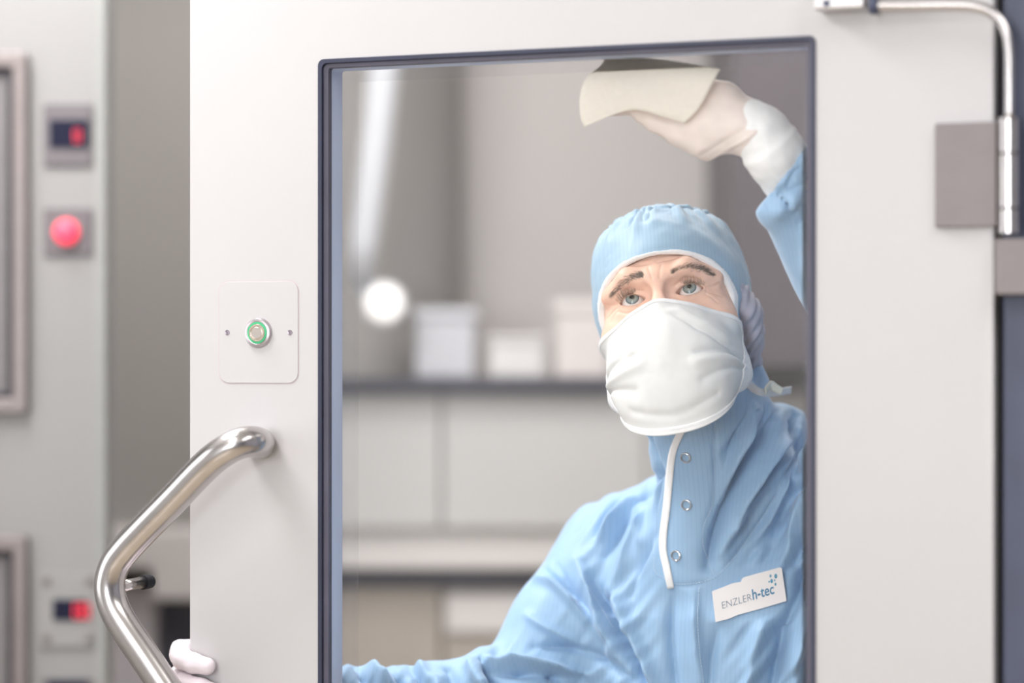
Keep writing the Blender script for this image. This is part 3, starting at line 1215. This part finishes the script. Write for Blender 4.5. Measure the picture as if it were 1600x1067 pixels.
def smooth_rows(n):
    t = np.linspace(0, 1, 61)
    out = [t]
    for k in range(1, 6):
        y = np.interp(t, np.array(rows)[:, 0], np.array(rows)[:, k])
        for _ in range(14):
            y[1:-1] = .25 * y[:-2] + .5 * y[1:-1] + .25 * y[2:]
        out.append(y)
    return np.stack(out, 1)


ra = smooth_rows(0)
NU, NV = 150, 120
us, vs2 = np.linspace(-1, 1, NU), np.linspace(0, 1, NV)
U, V = np.meshgrid(us, vs2)
MP = mask_pt(U, V)
# keep the fabric clear of the face under it, bridging softly over the hollows
ORI = np.stack([np.zeros_like(U), np.full_like(U, -18.), MP[..., 2]], -1)
RD = MP - ORI
RR = np.linalg.norm(RD, axis=-1)
RD /= RR[..., None]
NEED = np.zeros_like(RR)
for i in range(NV):
    for j in range(NU):
        hit = BVB.ray_cast(Vector(H(*(ORI[i, j] + RD[i, j] * 125))), Vector(-(HR @ RD[i, j])), 125 * HS)
        if hit[0] is not None:
            NEED[i, j] = min(125 - hit[3] / HS + 2.2, RR[i, j] + 16)
R2 = np.maximum(RR, NEED)
for _ in range(60):
    Q = np.pad(R2, 1, mode='edge')
    R2 = np.maximum(.25 * (Q[:-2, 1:-1] + Q[2:, 1:-1] + Q[1:-1, :-2] + Q[1:-1, 2:]), NEED)
MP = ORI + RD * R2[..., None]


def mask_fold(pts, amp, wd):
    """crease across the mask: points in (u, v)"""
    P2 = np.stack([U * 75, np.zeros_like(U), V * 125], -1).reshape(-1, 3)
    l_ = np.array([(a * 75, 0, b * 125) for a, b in pts], float)
    return (amp * np.exp(-(polydist(P2, l_) / wd) ** 2)).reshape(U.shape)


du = np.gradient(MP, axis=1)
dv = np.gradient(MP, axis=0)
MN = np.cross(du, dv)
MN /= np.linalg.norm(MN, axis=-1)[..., None] + 1e-9
if MN[NV // 2, NU // 2, 1] > 0:
    MN = -MN
fold = mask_fold([(.12, .20), (.30, .33), (.55, .42), (.85, .46)], -2.2, 4) + mask_fold([(.14, .17), (.34, .27), (.60, .36)], 1.6, 5)
fold += mask_fold([(.28, .55), (.55, .50), (.92, .47)], -2.0, 3.5) + mask_fold([(.25, .62), (.55, .58), (.9, .53)], 1.8, 5)
fold += mask_fold([(.30, .74), (.6, .68), (.9, .60)], -1.6, 4) + mask_fold([(-.25, .50), (-.55, .48), (-.92, .44)], -1.6, 4)
fold += mask_fold([(-.2, .58), (-.5, .60), (-.85, .56)], 1.6, 5) + mask_fold([(-.3, .74), (-.6, .70), (-.9, .64)], -1.5, 4)
fold += mask_fold([(-.08, .2), (-.18, .33), (-.36, .45)], -1.3, 4) + mask_fold([(0, .02), (.02, .3), (.0, .6)], .8, 5)
fold += mask_fold([(-.4, .86), (0, .90), (.45, .85)], -1.0, 3)
fold += .6 * smooth_noise(MP.reshape(-1, 3), .07, 11).reshape(U.shape)
edge = np.minimum.reduce([V / .05, (1 - V) / .05, (1 - np.abs(U)) / .2, np.ones_like(U)])
MQ = MP + MN * (1.6 * fold * np.clip(edge, 0, 1))[..., None]


def grid_faces(nv, nu):
    i = np.arange(nv * nu).reshape(nv, nu)
    return np.stack([i[:-1, :-1], i[:-1, 1:], i[1:, 1:], i[1:, :-1]], -1).reshape(-1, 4)


def head_grid(name, P, m, parent, th):
    nv, nu = P.shape[:2]
    vs = HC + (P.reshape(-1, 3) * HS) @ HR.T
    o = pm(name, vs, grid_faces(nv, nu), m, parent)
    md = o.modifiers.new('thickness', 'SOLIDIFY')
    md.thickness, md.offset = th, 0
    return o


mask = head_grid('face_mask', MQ, M_mask, person, .0012)
off = lambda A, B_, n: A + B_ * n
kt = 8
head_grid('top_binding', off(MQ, MN, 1.0)[:kt], M_trim, mask, .0012)
head_grid('bottom_binding', off(MQ, MN, 1.0)[-6:], M_trim, mask, .0012)
head_grid('side_binding', off(MQ, MN, 1.1)[:, :7], M_trim, mask, .0014)
head_grid('side_binding', off(MQ, MN, 1.1)[:, -7:], M_trim, mask, .0014)
# rows of stitches along the bindings
bm = bmesh.new()


def stitches(bm, pts, r=.00022, step=.0026, on=.62):
    pts = np.array(pts)
    seg = np.r_[0, np.cumsum(np.linalg.norm(np.diff(pts, axis=0), axis=1))]
    for s0 in np.arange(0, seg[-1] - step, step):
        q = [[np.interp(s, seg, pts[:, k]) for k in range(3)] for s in (s0, s0 + step * on)]
        tube_bm(bm, q, r, 3, False)


wpt = lambda A: HC + (A * HS) @ HR.T - PI_
M_stitch = mat('pale_thread', (.70, .72, .78), .7)
for k in (2, 6):
    stitches(bm, wpt((MQ + MN * 2.0)[k]))
for k in (2, 5):
    for side in (k, -1 - k):
        stitches(bm, wpt((MQ + MN * 2.1)[:, side]))
stitches(bm, wpt((MQ + MN * 2.0)[-4]))
tag(obj('stitching', bm, M_stitch, mask), kind='stuff')


def ribbon(name, pts, wd, up, m, parent, th=.0012, n=8):
    P = catmull(pts, n)
    T = np.gradient(P, axis=0)
    T /= np.linalg.norm(T, axis=1)[:, None]
    up = np.array(up, float)
    U_ = np.cross(T, np.cross(up, T))
    U_ /= np.linalg.norm(U_, axis=1)[:, None]
    G = np.stack([P + U_ * wd * t for t in (-.5, -.17, .17, .5)], 1)
    o = pm(name, G.reshape(-1, 3), grid_faces(len(P), 4), m, parent)
    md = o.modifiers.new('thickness', 'SOLIDIFY')
    md.thickness, md.offset = th, 0
    return o


c0 = HC + (MQ[3, -3] * HS) @ HR.T
M_tie = mat('tie_tape_white', (.74, .74, .76), .7, var=.03, scale=200)
ribbon('upper_tie', [c0, W(1160, 494, 2.805), W(1175, 490, 2.815), W(1189, 494, 2.85), W(1188, 497, 2.90)], .0075, (0, 0, 1), M_tie, mask)
c1 = HC + (MQ[0, 2] * HS) @ HR.T
ribbon('upper_tie', [c1, W(944, 512, 2.83), W(941, 503, 2.86), W(946, 494, 2.90)], .008, (0, 0, 1), M_tie, mask)
c2 = HC + (MQ[60, -3] * HS) @ HR.T
ribbon('lower_tie', [c2, W(1159, 583, 2.787), W(1172, 602, 2.80), W(1190, 613, 2.805), W(1212, 613, 2.83), W(1236, 609, 2.86)], .0085, (0, -.3, 1), M_tie, mask)
ribbon('tie_end', [W(1196, 611, 2.80), W(1204, 601, 2.81), W(1212, 606, 2.815), W(1222, 612, 2.82)], .009, (0, -.2, 1), mat('tie_tape_cream', (.72, .70, .60), .7), mask)

# ---- gown
xs = axis_(-.42, -.215, W(1300, 0, 2.6)[0], .52, .0021, .02)
ys = axis_(2.42, 2.62, 3.03, 3.35, .0028, .02)
zs_ = axis_(-.02, W(0, 1085, 2.85)[2], W(0, 600, 2.85)[2], 1.84, .0021, .0045)
GF = Field(xs, ys, zs_)
torso(GF, .006, .03)
GF.cap(TL(-.09, .015, -.065), SH_R, .058, .060, .04)
GF.cap(TL(.09, .015, -.055), SH_L, .062, .066, .04)
GF.cap(SH_R, SH_R + (EL_R - SH_R) * .5, .062, .064, .03)
GF.cap(SH_R + (EL_R - SH_R) * .5, EL_R, .064, .058, .02)
GF.cap(EL_R, W(690, 1100, 2.885), .058, .048, .02)
GF.cap(W(690, 1100, 2.885), W(480, 1092, 2.86), .045, .040, .02)
GF.ell(W(752, 1058, 2.88), (.022, .04, .034), .02)                      # bunched crook of the elbow
GF.cap(SH_L, EL_L, .070, .066, .03)
SLV = W(1243, 292, 2.61)
GF.cap(EL_L, SLV, .066, .046, .02)
GF.cap(SLV, W(1212, 238, 2.60), .046, .045, .01)
# collar: stands round the neck and folds over behind
nb, ntp = W(1140, 752, 2.885), W(1080, 606, 2.83)
GF.cap(nb, ntp, .075, .064, .025)
GF.cap(W(1098, 745, 2.858), W(1090, 880, 2.872), .050, .058, .03)
GF.cap(W(1168, 652, 2.855), W(1222, 682, 2.93), .026, .030, .03)
GF.cap(W(1222, 682, 2.93), TL(.06, .10, -.02), .032, .03, .03)
GF.cap(W(1172, 560, 2.86), W(1182, 600, 2.86), .010, .016, .012)          # blue hood edge behind the ear


def neck_cut(X, Y, Z):
    # open the collar at its top
    d = ntp - nb
    d = d / np.linalg.norm(d)
    t = (X - ntp[0]) * d[0] + (Y - ntp[1]) * d[1] + (Z - ntp[2]) * d[2]
    rx = np.sqrt((X - ntp[0] - t * d[0]) ** 2 + (Y - ntp[1] - t * d[1]) ** 2 + (Z - ntp[2] - t * d[2]) ** 2)
    return np.maximum(rx - .059, -(t + .015)).astype(np.float32)


GF.put(neck_cut, ntp - .09, ntp + .09, .004, 'sub')
# open sleeve ends
ax_l = (EL_L - WR_L) / np.linalg.norm(EL_L - WR_L)
sl_end = W(1229, 268, 2.605)


def sleeve_cut(c, d, r, depth):
    def fn(X, Y, Z):
        t = (X - c[0]) * d[0] + (Y - c[1]) * d[1] + (Z - c[2]) * d[2]
        rr = np.sqrt((X - c[0] - t * d[0]) ** 2 + (Y - c[1] - t * d[1]) ** 2 + (Z - c[2] - t * d[2]) ** 2)
        slabd = np.maximum(t, rr - .12)                     # everything past the end
        bore = np.maximum(rr - r, t - depth)
        return np.minimum(slabd, np.maximum(bore, -t)).astype(np.float32)
    GF.put(fn, c - .1, c + .1, .002, 'sub')


cutn = np.array([.78, -.08, -.62])
cutn /= np.linalg.norm(cutn)
GF.ell(W(1210, 322, 2.60), (.018, .02, .022), .012)
sleeve_cut(sl_end, cutn, .036, .03)
gv, gf = GF.mesh(2)
gn = vnormals(gv, gf)
BVG = bvh_of(gv, gf)

FOLDS = [
    (-1.6, 2.5, [(1125, 896), (1152, 864), (1182, 821), (1207, 781), (1227, 736), (1247, 696)]), (-1.4, 2.5, [(1119, 662), (1116, 700), (1118, 745), (1114, 790), (1102, 820)]), (-1.2, 2.5, [(1048, 915), (1075, 915), (1100, 911), (1122, 901)]),  # amplitude in mm (+ ridge, - valley), width in mm, photo points of the fold line on the cloth
    (-6, 9, [(1272, 705), (1243, 760), (1217, 815), (1200, 850)]), (5, 10, [(1262, 700), (1228, 760), (1198, 820), (1180, 850)]),
    (5, 11, [(1275, 760), (1252, 800), (1235, 850), (1225, 880)]), (-4, 8, [(1275, 800), (1255, 840), (1243, 880)]),
    (-8, 13, [(1285, 850), (1258, 900), (1236, 950), (1218, 1010), (1205, 1085)]), (7, 13, [(1280, 930), (1258, 980), (1243, 1030), (1235, 1085)]),
    (-4, 8, [(1275, 1000), (1262, 1040), (1255, 1085)]), (4, 12, [(1212, 905), (1200, 960), (1180, 1020), (1165, 1085)]),
    (-7, 9, [(1210, 655), (1180, 705), (1150, 755), (1128, 805), (1115, 850), (1106, 885)]), (7, 11, [(1230, 672), (1200, 715), (1166, 770), (1143, 815), (1128, 860)]),
    (5, 8, [(1178, 640), (1160, 690), (1138, 740), (1128, 780)]), (-4, 6, [(1168, 640), (1148, 690), (1130, 740)]), (-5, 7, [(1198, 640), (1190, 668), (1172, 700)]),
    (-5, 7, [(1237, 672), (1215, 712), (1190, 752), (1165, 790)]), (4, 7, [(1250, 672), (1228, 720), (1200, 768)]),
    (-8, 8, [(1246, 645), (1236, 672), (1222, 690)]),
    (-4, 7, [(1010, 665), (1022, 700), (1034, 740)]), (-6, 8, [(1030, 735), (1022, 790), (1020, 835)]), (4, 8, [(1016, 745), (1004, 800), (1002, 845)]),
    (-6, 8, [(1026, 742), (1000, 775), (970, 820), (945, 868)]), (5, 10, [(1012, 742), (978, 782), (950, 822), (925, 860)]), (-4, 8, [(970, 775), (944, 810), (928, 850)]),
    (3.5, 9, [(1010, 800), (985, 850), (965, 900)]), (-3.5, 8, [(1018, 830), (1000, 880), (985, 930)]),
    (-9.5, 11, [(925, 905), (945, 945), (965, 990), (990, 1030), (1012, 1090)]), (7, 13, [(905, 880), (922, 925), (945, 975), (965, 1020)]),
    (6, 12, [(955, 925), (985, 985), (1010, 1040), (1030, 1090)]),
    (-5, 6, [(850, 890), (872, 905), (900, 930), (926, 962)]), (5, 7, [(838, 905), (862, 912), (888, 935), (915, 968)]), (-3, 5, [(868, 880), (885, 905), (905, 930)]),
    (3, 7, [(820, 960), (860, 985), (910, 1010)]), (-5, 7, [(835, 1010), (890, 1012), (940, 1030), (985, 1060)]),
    (-9, 7, [(742, 1003), (752, 1028), (768, 1055), (782, 1090)]), (8, 8, [(728, 1008), (737, 1035), (752, 1065), (765, 1095)]), (7, 7, [(762, 1030), (800, 1034), (850, 1040), (920, 1052)]),
    (-7, 8, [(765, 1045), (810, 1050), (870, 1058), (950, 1078)]), (-8, 7, [(698, 1022), (700, 1045), (712, 1085)]), (6, 8, [(682, 1030), (680, 1060), (690, 1090)]),
    (-6, 7, [(640, 1040), (655, 1060), (672, 1090)]), (6, 8, [(655, 1038), (668, 1062)]), (6, 9, [(580, 1040), (600, 1060), (620, 1090)]), (-6, 8, [(552, 1038), (572, 1062), (585, 1090)]),
    (-5, 7, [(605, 1040), (625, 1065), (640, 1090)]),
    (-4, 9, [(1050, 925), (1046, 980), (1050, 1040), (1058, 1090)]), (3, 9, [(1085, 930), (1088, 990), (1095, 1060)]), (-3, 9, [(1120, 985), (1110, 1030), (1108, 1085)]),
    (-4, 8, [(1252, 262), (1240, 285), (1222, 300), (1205, 312)]), (6, 9, [(1270, 255), (1262, 290), (1240, 318), (1215, 332)]), (-3.5, 8, [(1272, 300), (1262, 330), (1250, 350)]),
    (5, 8, [(1272, 340), (1264, 380), (1262, 420)])]
gd = np.zeros(len(gv))
near_badge, _ = snap(BVG, 1170, 928)
for amp, wd, pts in FOLDS:
    l3 = [snap(BVG, *p)[0] for p in pts]
    l3 = [p for p in l3 if p is not None]
    if len(l3) < 2:
        continue
    l3 = catmull(l3, 4)
    sel = np.where(np.linalg.norm(gv - l3.mean(0), axis=1) < .25)[0]
    dd = polydist(gv[sel], l3)
    end = np.minimum(np.linalg.norm(gv[sel] - l3[0], axis=1), np.linalg.norm(gv[sel] - l3[-1], axis=1))
    gd[sel] += amp * 3.3e-3 * np.exp(-(dd / (wd * 1e-3 * (.6 if amp < 0 else .7))) ** (1.2 if amp < 0 else 1.6)) * (.35 + .65 * np.clip(end / .03, 0, 1))
aniso = gv @ np.array([[1.0, 0, 0], [0, 1.0, 0], [0, 0, .45]])
gd += .0016 * smooth_noise(aniso, 38, 21) + .0008 * smooth_noise(aniso, 95, 22)
flat_ = np.clip((np.linalg.norm((gv - near_badge) * [1, 1, 1.6], axis=1) - .045) / .02, 0, 1)
# taut streaks running from collar and shoulder down across the chest
sd = np.array([-.58, .10, -.80])
sd /= np.linalg.norm(sd)
sp_ = np.cross(sd, [0, 1, 0])
q1 = gv @ sp_ + .004 * smooth_noise(gv, 14, 31)
st1 = np.sin(q1 * 2 * math.pi / .023) + .6 * np.sin(q1 * 2 * math.pi / .0137 + 1)
px_ = 800 + FPX * gv[:, 0] / gv[:, 1]
pz_ = HORIZON - FPX * (gv[:, 2] - CAMZ) / gv[:, 1]
reg = 1 / (1 + np.exp(-(px_ - 1135) / 10)) + 1 / (1 + np.exp((px_ - 1015) / 10))
reg *= np.clip(.5 + .8 * smooth_noise(gv, 16, 33), 0, 1) * (pz_ > 640)
gd += .0029 * st1 * reg
gd *= flat_
fine = (gv[:, 2] > 1.0)
gv2 = gv + gn * (gd * fine)[:, None]
gv2 = relax(gv2, gf, .5)
gv2 = relax(gv2, gf, .3)
gown = pm('gown', gv2, gf, M_gown)
BVG = bvh_of(gv2, gf)


def on_gown(x, y, lift=.0012):
    l, n = snap(BVG, x, y)
    return l + n * lift, n


def gown_strip(name, pts, wpx, m, lift=.0013, th=.0009, n=8):
    line = catmull([(*p, 0) for p in pts], n)[:, :2]
    T = np.gradient(line, axis=0)
    T /= np.linalg.norm(T, axis=1)[:, None]
    Nn = np.stack([-T[:, 1], T[:, 0]], 1)
    G = []
    for p, q in zip(line, Nn):
        G.append([on_gown(*(p + q * wpx * t), lift)[0] for t in (-.5, -.2, .2, .5)])
    G = np.array(G)
    for _ in range(3):
        G[1:-1] = .25 * G[:-2] + .5 * G[1:-1] + .25 * G[2:]
    o = pm(name, G.reshape(-1, 3), grid_faces(len(line), 4), m, gown)
    md = o.modifiers.new('thickness', 'SOLIDIFY')
    md.thickness, md.offset = th, 0
    return o


gown_strip('placket_trim', [(1066, 672), (1058, 688), (1051, 710), (1047, 745), (1043, 790), (1038, 830), (1037, 860), (1042, 885), (1049, 919)], 11, M_trim)
M_seam = mat('seam_thread', (.62, .74, .86), .6)
seams = [[(1117, 660), (1114, 700), (1116, 745), (1112, 790), (1100, 820), (1098, 850), (1108, 880), (1116, 900)], [(1048, 912), (1075, 912), (1100, 908), (1122, 898), (1150, 868), (1180, 825), (1205, 785), (1225, 740), (1245, 700), (1254, 672)],
         [(1022, 870), (1024, 893), (1046, 908)], [(1093, 918), (1090, 960), (1092, 1010), (1100, 1070)], [(898, 868), (908, 900), (930, 935), (960, 985)], [(1026, 790), (1024, 830), (1022, 870)]]
bm = bmesh.new()
for sm in seams:
    P = [on_gown(p[0], p[1], .0006)[0] - PI_ for p in catmull([(*q, 0) for q in sm], 8)]
    stitches(bm, P, .0004, .0034, .62)
tag(obj('seam_stitching', bm, M_seam, gown), kind='stuff')


def oriented(name, x, y, fn, m, parent, lift):
    l, n = on_gown(x, y, lift)
    o = fn(name, m, parent)
    q = Vector(-n).to_track_quat('Y', 'Z')
    o.location = Vector(l - PI_)
    o.rotation_euler = q.to_euler()
    return o


M_snap = mat('snap_metal', (.66, .62, .60), .25, .9)
for x, y in ((1072, 714.5), (1073, 788.5), (1057, 868)):
    oriented('snap_ring', x, y, lambda nm, m, p: lathe(nm, [(.0046, .002), (.0047, -.0006), (.0053, -.0012), (.0060, -.0009), (.0064, .0), (.0064, .002)], (0, 0, 0), m, p, 28), M_snap, gown, .0016)

# ---- badge with its lettering
bc = [(1112.5, 924), (1222, 886), (1229, 939), (1118, 972)]           # corners in the photo
c3 = [on_gown(*p)[0] for p in bc]
mid = sum(c3) / 4
bn_ = np.cross(c3[1] - c3[0], c3[3] - c3[0])
bn_ /= np.linalg.norm(bn_)
if bn_[1] > 0:
    bn_ = -bn_
# fit a flat patch at the cloth and lay the corners onto it
vi = [on_gown(1170 + dx, 929 + dy)[0] for dx in (-40, 0, 40) for dy in (-20, 0, 20)]
lift_ = max((v - mid) @ bn_ for v in vi + c3)
mid = mid + bn_ * (lift_ + .0012)
C0 = np.array([0, 0, CAMZ])


def on_badge(x, y, h=0.):
    d = np.array([(x - 800) / FPX, 1, (HORIZON - y) / FPX])
    t = ((mid - C0) @ bn_) / (d @ bn_)
    return C0 + d * t + bn_ * h


badge = empty('name_badge', Vector(mid - PI_), 0, person)
tag(badge, 'white rectangular chest badge with blue lettering')
o3, ux = on_badge(*bc[3]), on_badge(*bc[2]) - on_badge(*bc[3])
uz = on_badge(*bc[0]) - o3
BW, BH = np.linalg.norm(ux), np.linalg.norm(uz)
ex, ez = ux / BW, uz / BH


def bpt(a, b, h=0.):
    """a, b in 0..1 across and up the badge"""
    return o3 + ux * a + uz * b + bn_ * h


def badge_poly(name, pts, h0, h1, m, parent=badge):
    bm = bmesh.new()
    A = [bm.verts.new(bpt(a, b, h0) - mid) for a, b in pts]
    Bq = [bm.verts.new(bpt(a, b, h1) - mid) for a, b in pts]
    bm.faces.new(A)
    bm.faces.new(Bq[::-1])
    for i in range(len(pts)):
        j = (i + 1) % len(pts)
        bm.faces.new((A[i], Bq[i], Bq[j], A[j]))
    return obj(name, bm, m, parent)


M_badge = mat('badge_white', (.86, .81, .80), .5, var=.01)
badge_poly('badge_cloth', [(0, 1.0), (.0, 0), (.18, -.02), (.33, .02), (.6, .0), (.99, .0), (1.0, .02), (.99, 1.07), (.975, 1.11), (.95, 1.12), (.48, 1.145), (.45, 1.135), (.425, 1.10), (.41, 1.03), (.29, 1.06), (.23, 1.045)], -.0012, .0008, M_badge)
M_ink1 = mat('ink_dark_blue', (.015, .09, .17), .5)
M_ink2 = mat('ink_blue', (.035, .20, .36), .5)
M_ink3 = mat('ink_teal_blue', (.07, .29, .44), .5)


def lettering(name, txt, a0, a1, b0, hgt, offset, m, slant=0.):
    cu = bpy.data.curves.new(name, 'FONT')
    cu.body = txt
    cu.size = 1
    cu.offset = offset
    cu.resolution_u = 4
    tmp = bpy.data.objects.new('tmp', cu)
    COL.objects.link(tmp)
    dg = bpy.context.evaluated_depsgraph_get()
    me = bpy.data.meshes.new_from_object(tmp.evaluated_get(dg))
    bpy.data.objects.remove(tmp)
    co = np.array([v.co[:] for v in me.vertices])
    x0, x1_ = co[:, 0].min(), co[:, 0].max()
    capm = hgt / .73
    for v in me.vertices:
        a = a0 + (v.co.x - x0) / (x1_ - x0) * (a1 - a0)
        b = b0 + v.co.y * capm + slant * (a - a0)
        v.co = Vector(bpt(a, b, .0011) - mid)
    return link(name, me, m, badge)


lettering('lettering', 'ENZLER', .1175, .532, .344, .243, -.018, M_ink1)
lettering('lettering', 'h-tec', .546, .849, .347, .355, .016, M_ink2)
for a, b, r, r2 in ((.896, .877, .0017, .0027), (.824, .932, .0011, .0017), (.831, .761, .0015, .0024), (.873, .757, .0008, .0012), (.796, .762, .0008, .0012), (.878, .625, .0011, .0017)):
    pts = [(a + r * math.cos(t) / BW, b + r2 * math.sin(t) / BH) for t in np.linspace(0, 2 * math.pi, 20, endpoint=False)]
    badge_poly('logo_dot', pts, .0009, .0011, M_ink3)

# ---- knitted cuff and gloved hand on the glass
hand_y = .0505                                      # cloth lies on the rear pane, the hand behind it


def Gp(x, y, dep):
    """point dep metres behind the door face at photo pixel x, y"""
    return plane_pt(x, y, -dep)


CF = Field(np.arange(.18, .36, .0016), np.arange(2.50, 2.72, .0018), np.arange(1.66, 1.84, .0016))
cq = [Gp(1172, 193, 0.0860), Gp(1190, 210, 0.0890), Gp(1212, 242, 0.0950), Gp(1245, 292, 0.1210)]
CF.chain(cq, [.0255, .0285, .0305, .032], .008)
v_, f_ = CF.mesh(2)
axd = (cq[-1] - cq[0]) / np.linalg.norm(cq[-1] - cq[0])
n_ = vnormals(v_, f_)
tt = (v_ - cq[0]) @ axd
v_ = v_ + n_ * (.0009 * smooth_noise(v_, 120, 4) + .0012 * np.exp(-((tt - .03) / .004) ** 2))[:, None]
pm('knit_cuff', v_, f_, M_trim, person)

HF = Field(np.arange(.06, .32, .0016), np.arange(2.50, 2.72, .0016), np.arange(1.70, 1.87, .0016))
fl = (INN, 1.25)
HF.cap(Gp(1160, 196, 0.0870), Gp(1105, 186, 0.0830), .0285, .030, .015, flat=fl)
HF.cap(Gp(1128, 158, 0.0820), Gp(1060, 140, 0.0800), .021, .017, .015, flat=fl)            # outer edge of the palm
HF.cap(Gp(1120, 205, 0.0790), Gp(1078, 198, 0.0750), .0245, .021, .012, flat=fl)           # thenar
HF.cap(Gp(1090, 180, 0.0820), Gp(1050, 165, 0.0800), .024, .020, .015, flat=fl)
fingers = [([(1058, 128), (1020, 117), (985, 116), (958, 124)], .0092), ([(1052, 145), (1005, 134), (963, 135), (935, 146)], .0098),
           ([(1046, 163), (1000, 152), (958, 153), (930, 164)], .0100), ([(1046, 180), (1005, 168), (968, 166), (944, 172)], .0096)]
for pts, r in fingers:
    HF.chain([Gp(p[0], p[1], d) for p, d in zip(pts, (.080, .0765, .071, .0665))], [r * 1.12, r * 1.05, r, r * .85], .004)
HF.chain([Gp(1100, 222, 0.0790), Gp(1062, 208, 0.0750), Gp(1026, 191, 0.0730), Gp(1002, 181, 0.0720)], [.019, .0135, .0108, .0085], .006)   # thumb
HF.cap(Gp(1163, 198, 0.0870), Gp(1180, 205, 0.0890), .0290, .0305, .006)                    # rolled glove edge
v_, f_ = HF.mesh(2)
n_ = vnormals(v_, f_)
tt = (v_ - Gp(1172, 200, 0.0870)) @ axd
v_ = v_ + n_ * (.0007 * smooth_noise(v_, 110, 9) + .0018 * np.exp(-((tt - .001) / .0022) ** 2) - .0012 * np.exp(-((tt + .008) / .003) ** 2))[:, None]
pm('glove', v_, f_, M_glove, person)

# ---- gloved hand closed round the door's free edge
EF = Field(np.arange(-.46, -.16, .0016), np.arange(2.62, 2.98, .0018), np.arange(1.06, 1.30, .0016))
E = lambda x, y, n: plane_pt(x, y, n)
for k, (dy, ext, r) in enumerate(((0, 0, .0108), (39, 9, .0112), (78, 8, .0108), (114, -6, .0096))):
    EF.chain([E(352, 1058 + dy * .75, -.098), E(306, 1016 + dy, -.092), E(283, 1016 + dy, -.055), E(281.5, 1023 + dy, -.018), E(285, 1029 + dy, .0125), E(303 + ext, 1036 + dy, .0135), E(323 + ext, 1041 + dy, .0115)],
             [r * 1.35, r * 1.22, r * 1.1, r * 1.05, r * 1.05, r * 1.0, r * .90], .0035)
EF.cap(E(352, 1062, -.100), E(352, 1130, -.100), .019, .017, .02)
EF.cap(E(352, 1070, -.102), E(410, 1090, -.11), .024, .026, .02)
EF.cap(E(352, 1130, -.100), E(410, 1100, -.11), .02, .026, .02)
EF.cap(E(410, 1092, -.11), E(450, 1092, -.125), .026, .029, .01)
EF.chain([E(400, 1066, -.095), E(372, 1038, -.078), E(352, 1018, -.068)], [.015, .0118, .0095], .006)
v_, f_ = EF.mesh(2)
n_ = vnormals(v_, f_)
v_ = v_ + n_ * (.00055 * smooth_noise(v_ @ np.diag([1., 1, 1.8]), 170, 13))[:, None]
pm('glove', v_, f_, M_glove2, person)

# ---- cleaning wipe pressed on the glass
wipe_ctrl = [  # rows from the top edge down: photo x, y, depth behind the door face
    [(949, 86, .0490), (1003, 90, .0480), (1062, 97, .0480), (1126, 108, .0510)],
    [(938, 103, .0472), (1000, 104, .0466), (1060, 112, .0466), (1117, 123, .0485)],
    [(915, 123, .0465), (990, 124, .0460), (1052, 132, .0460), (1106, 144, .047)],
    [(906, 152, .0465), (980, 150, .0460), (1045, 158, .0460), (1094, 166, .047)],
    [(907, 182, .0470), (975, 166, .0465), (1040, 175, .0465), (1081, 182, .048)],
    [(913, 198, .0490), (985, 172, .0480), (1038, 183, .0485), (1070, 192, .050)]]
R6 = [catmull([Gp(*p) for p in row], 12) for row in wipe_ctrl]
R6 = np.array(R6)
G = np.stack([catmull(R6[:, j], 8) for j in range(R6.shape[1])], 1)
wo = G.mean((0, 1))
o_ = np_mesh('cleaning_wipe', G.reshape(-1, 3) - wo, grid_faces(*G.shape[:2]), mat('cream_wipe', (.97, .925, .85), .8, var=.03, scale=300, bump=.3, trans=.3), None)
o_.location = Vector(wo)
md = o_.modifiers.new('thickness', 'SOLIDIFY')
md.thickness, md.offset = .0011, 0
tag(o_, 'cream cleaning wipe pressed to the glass by the raised gloved hand', 'cleaning cloth')
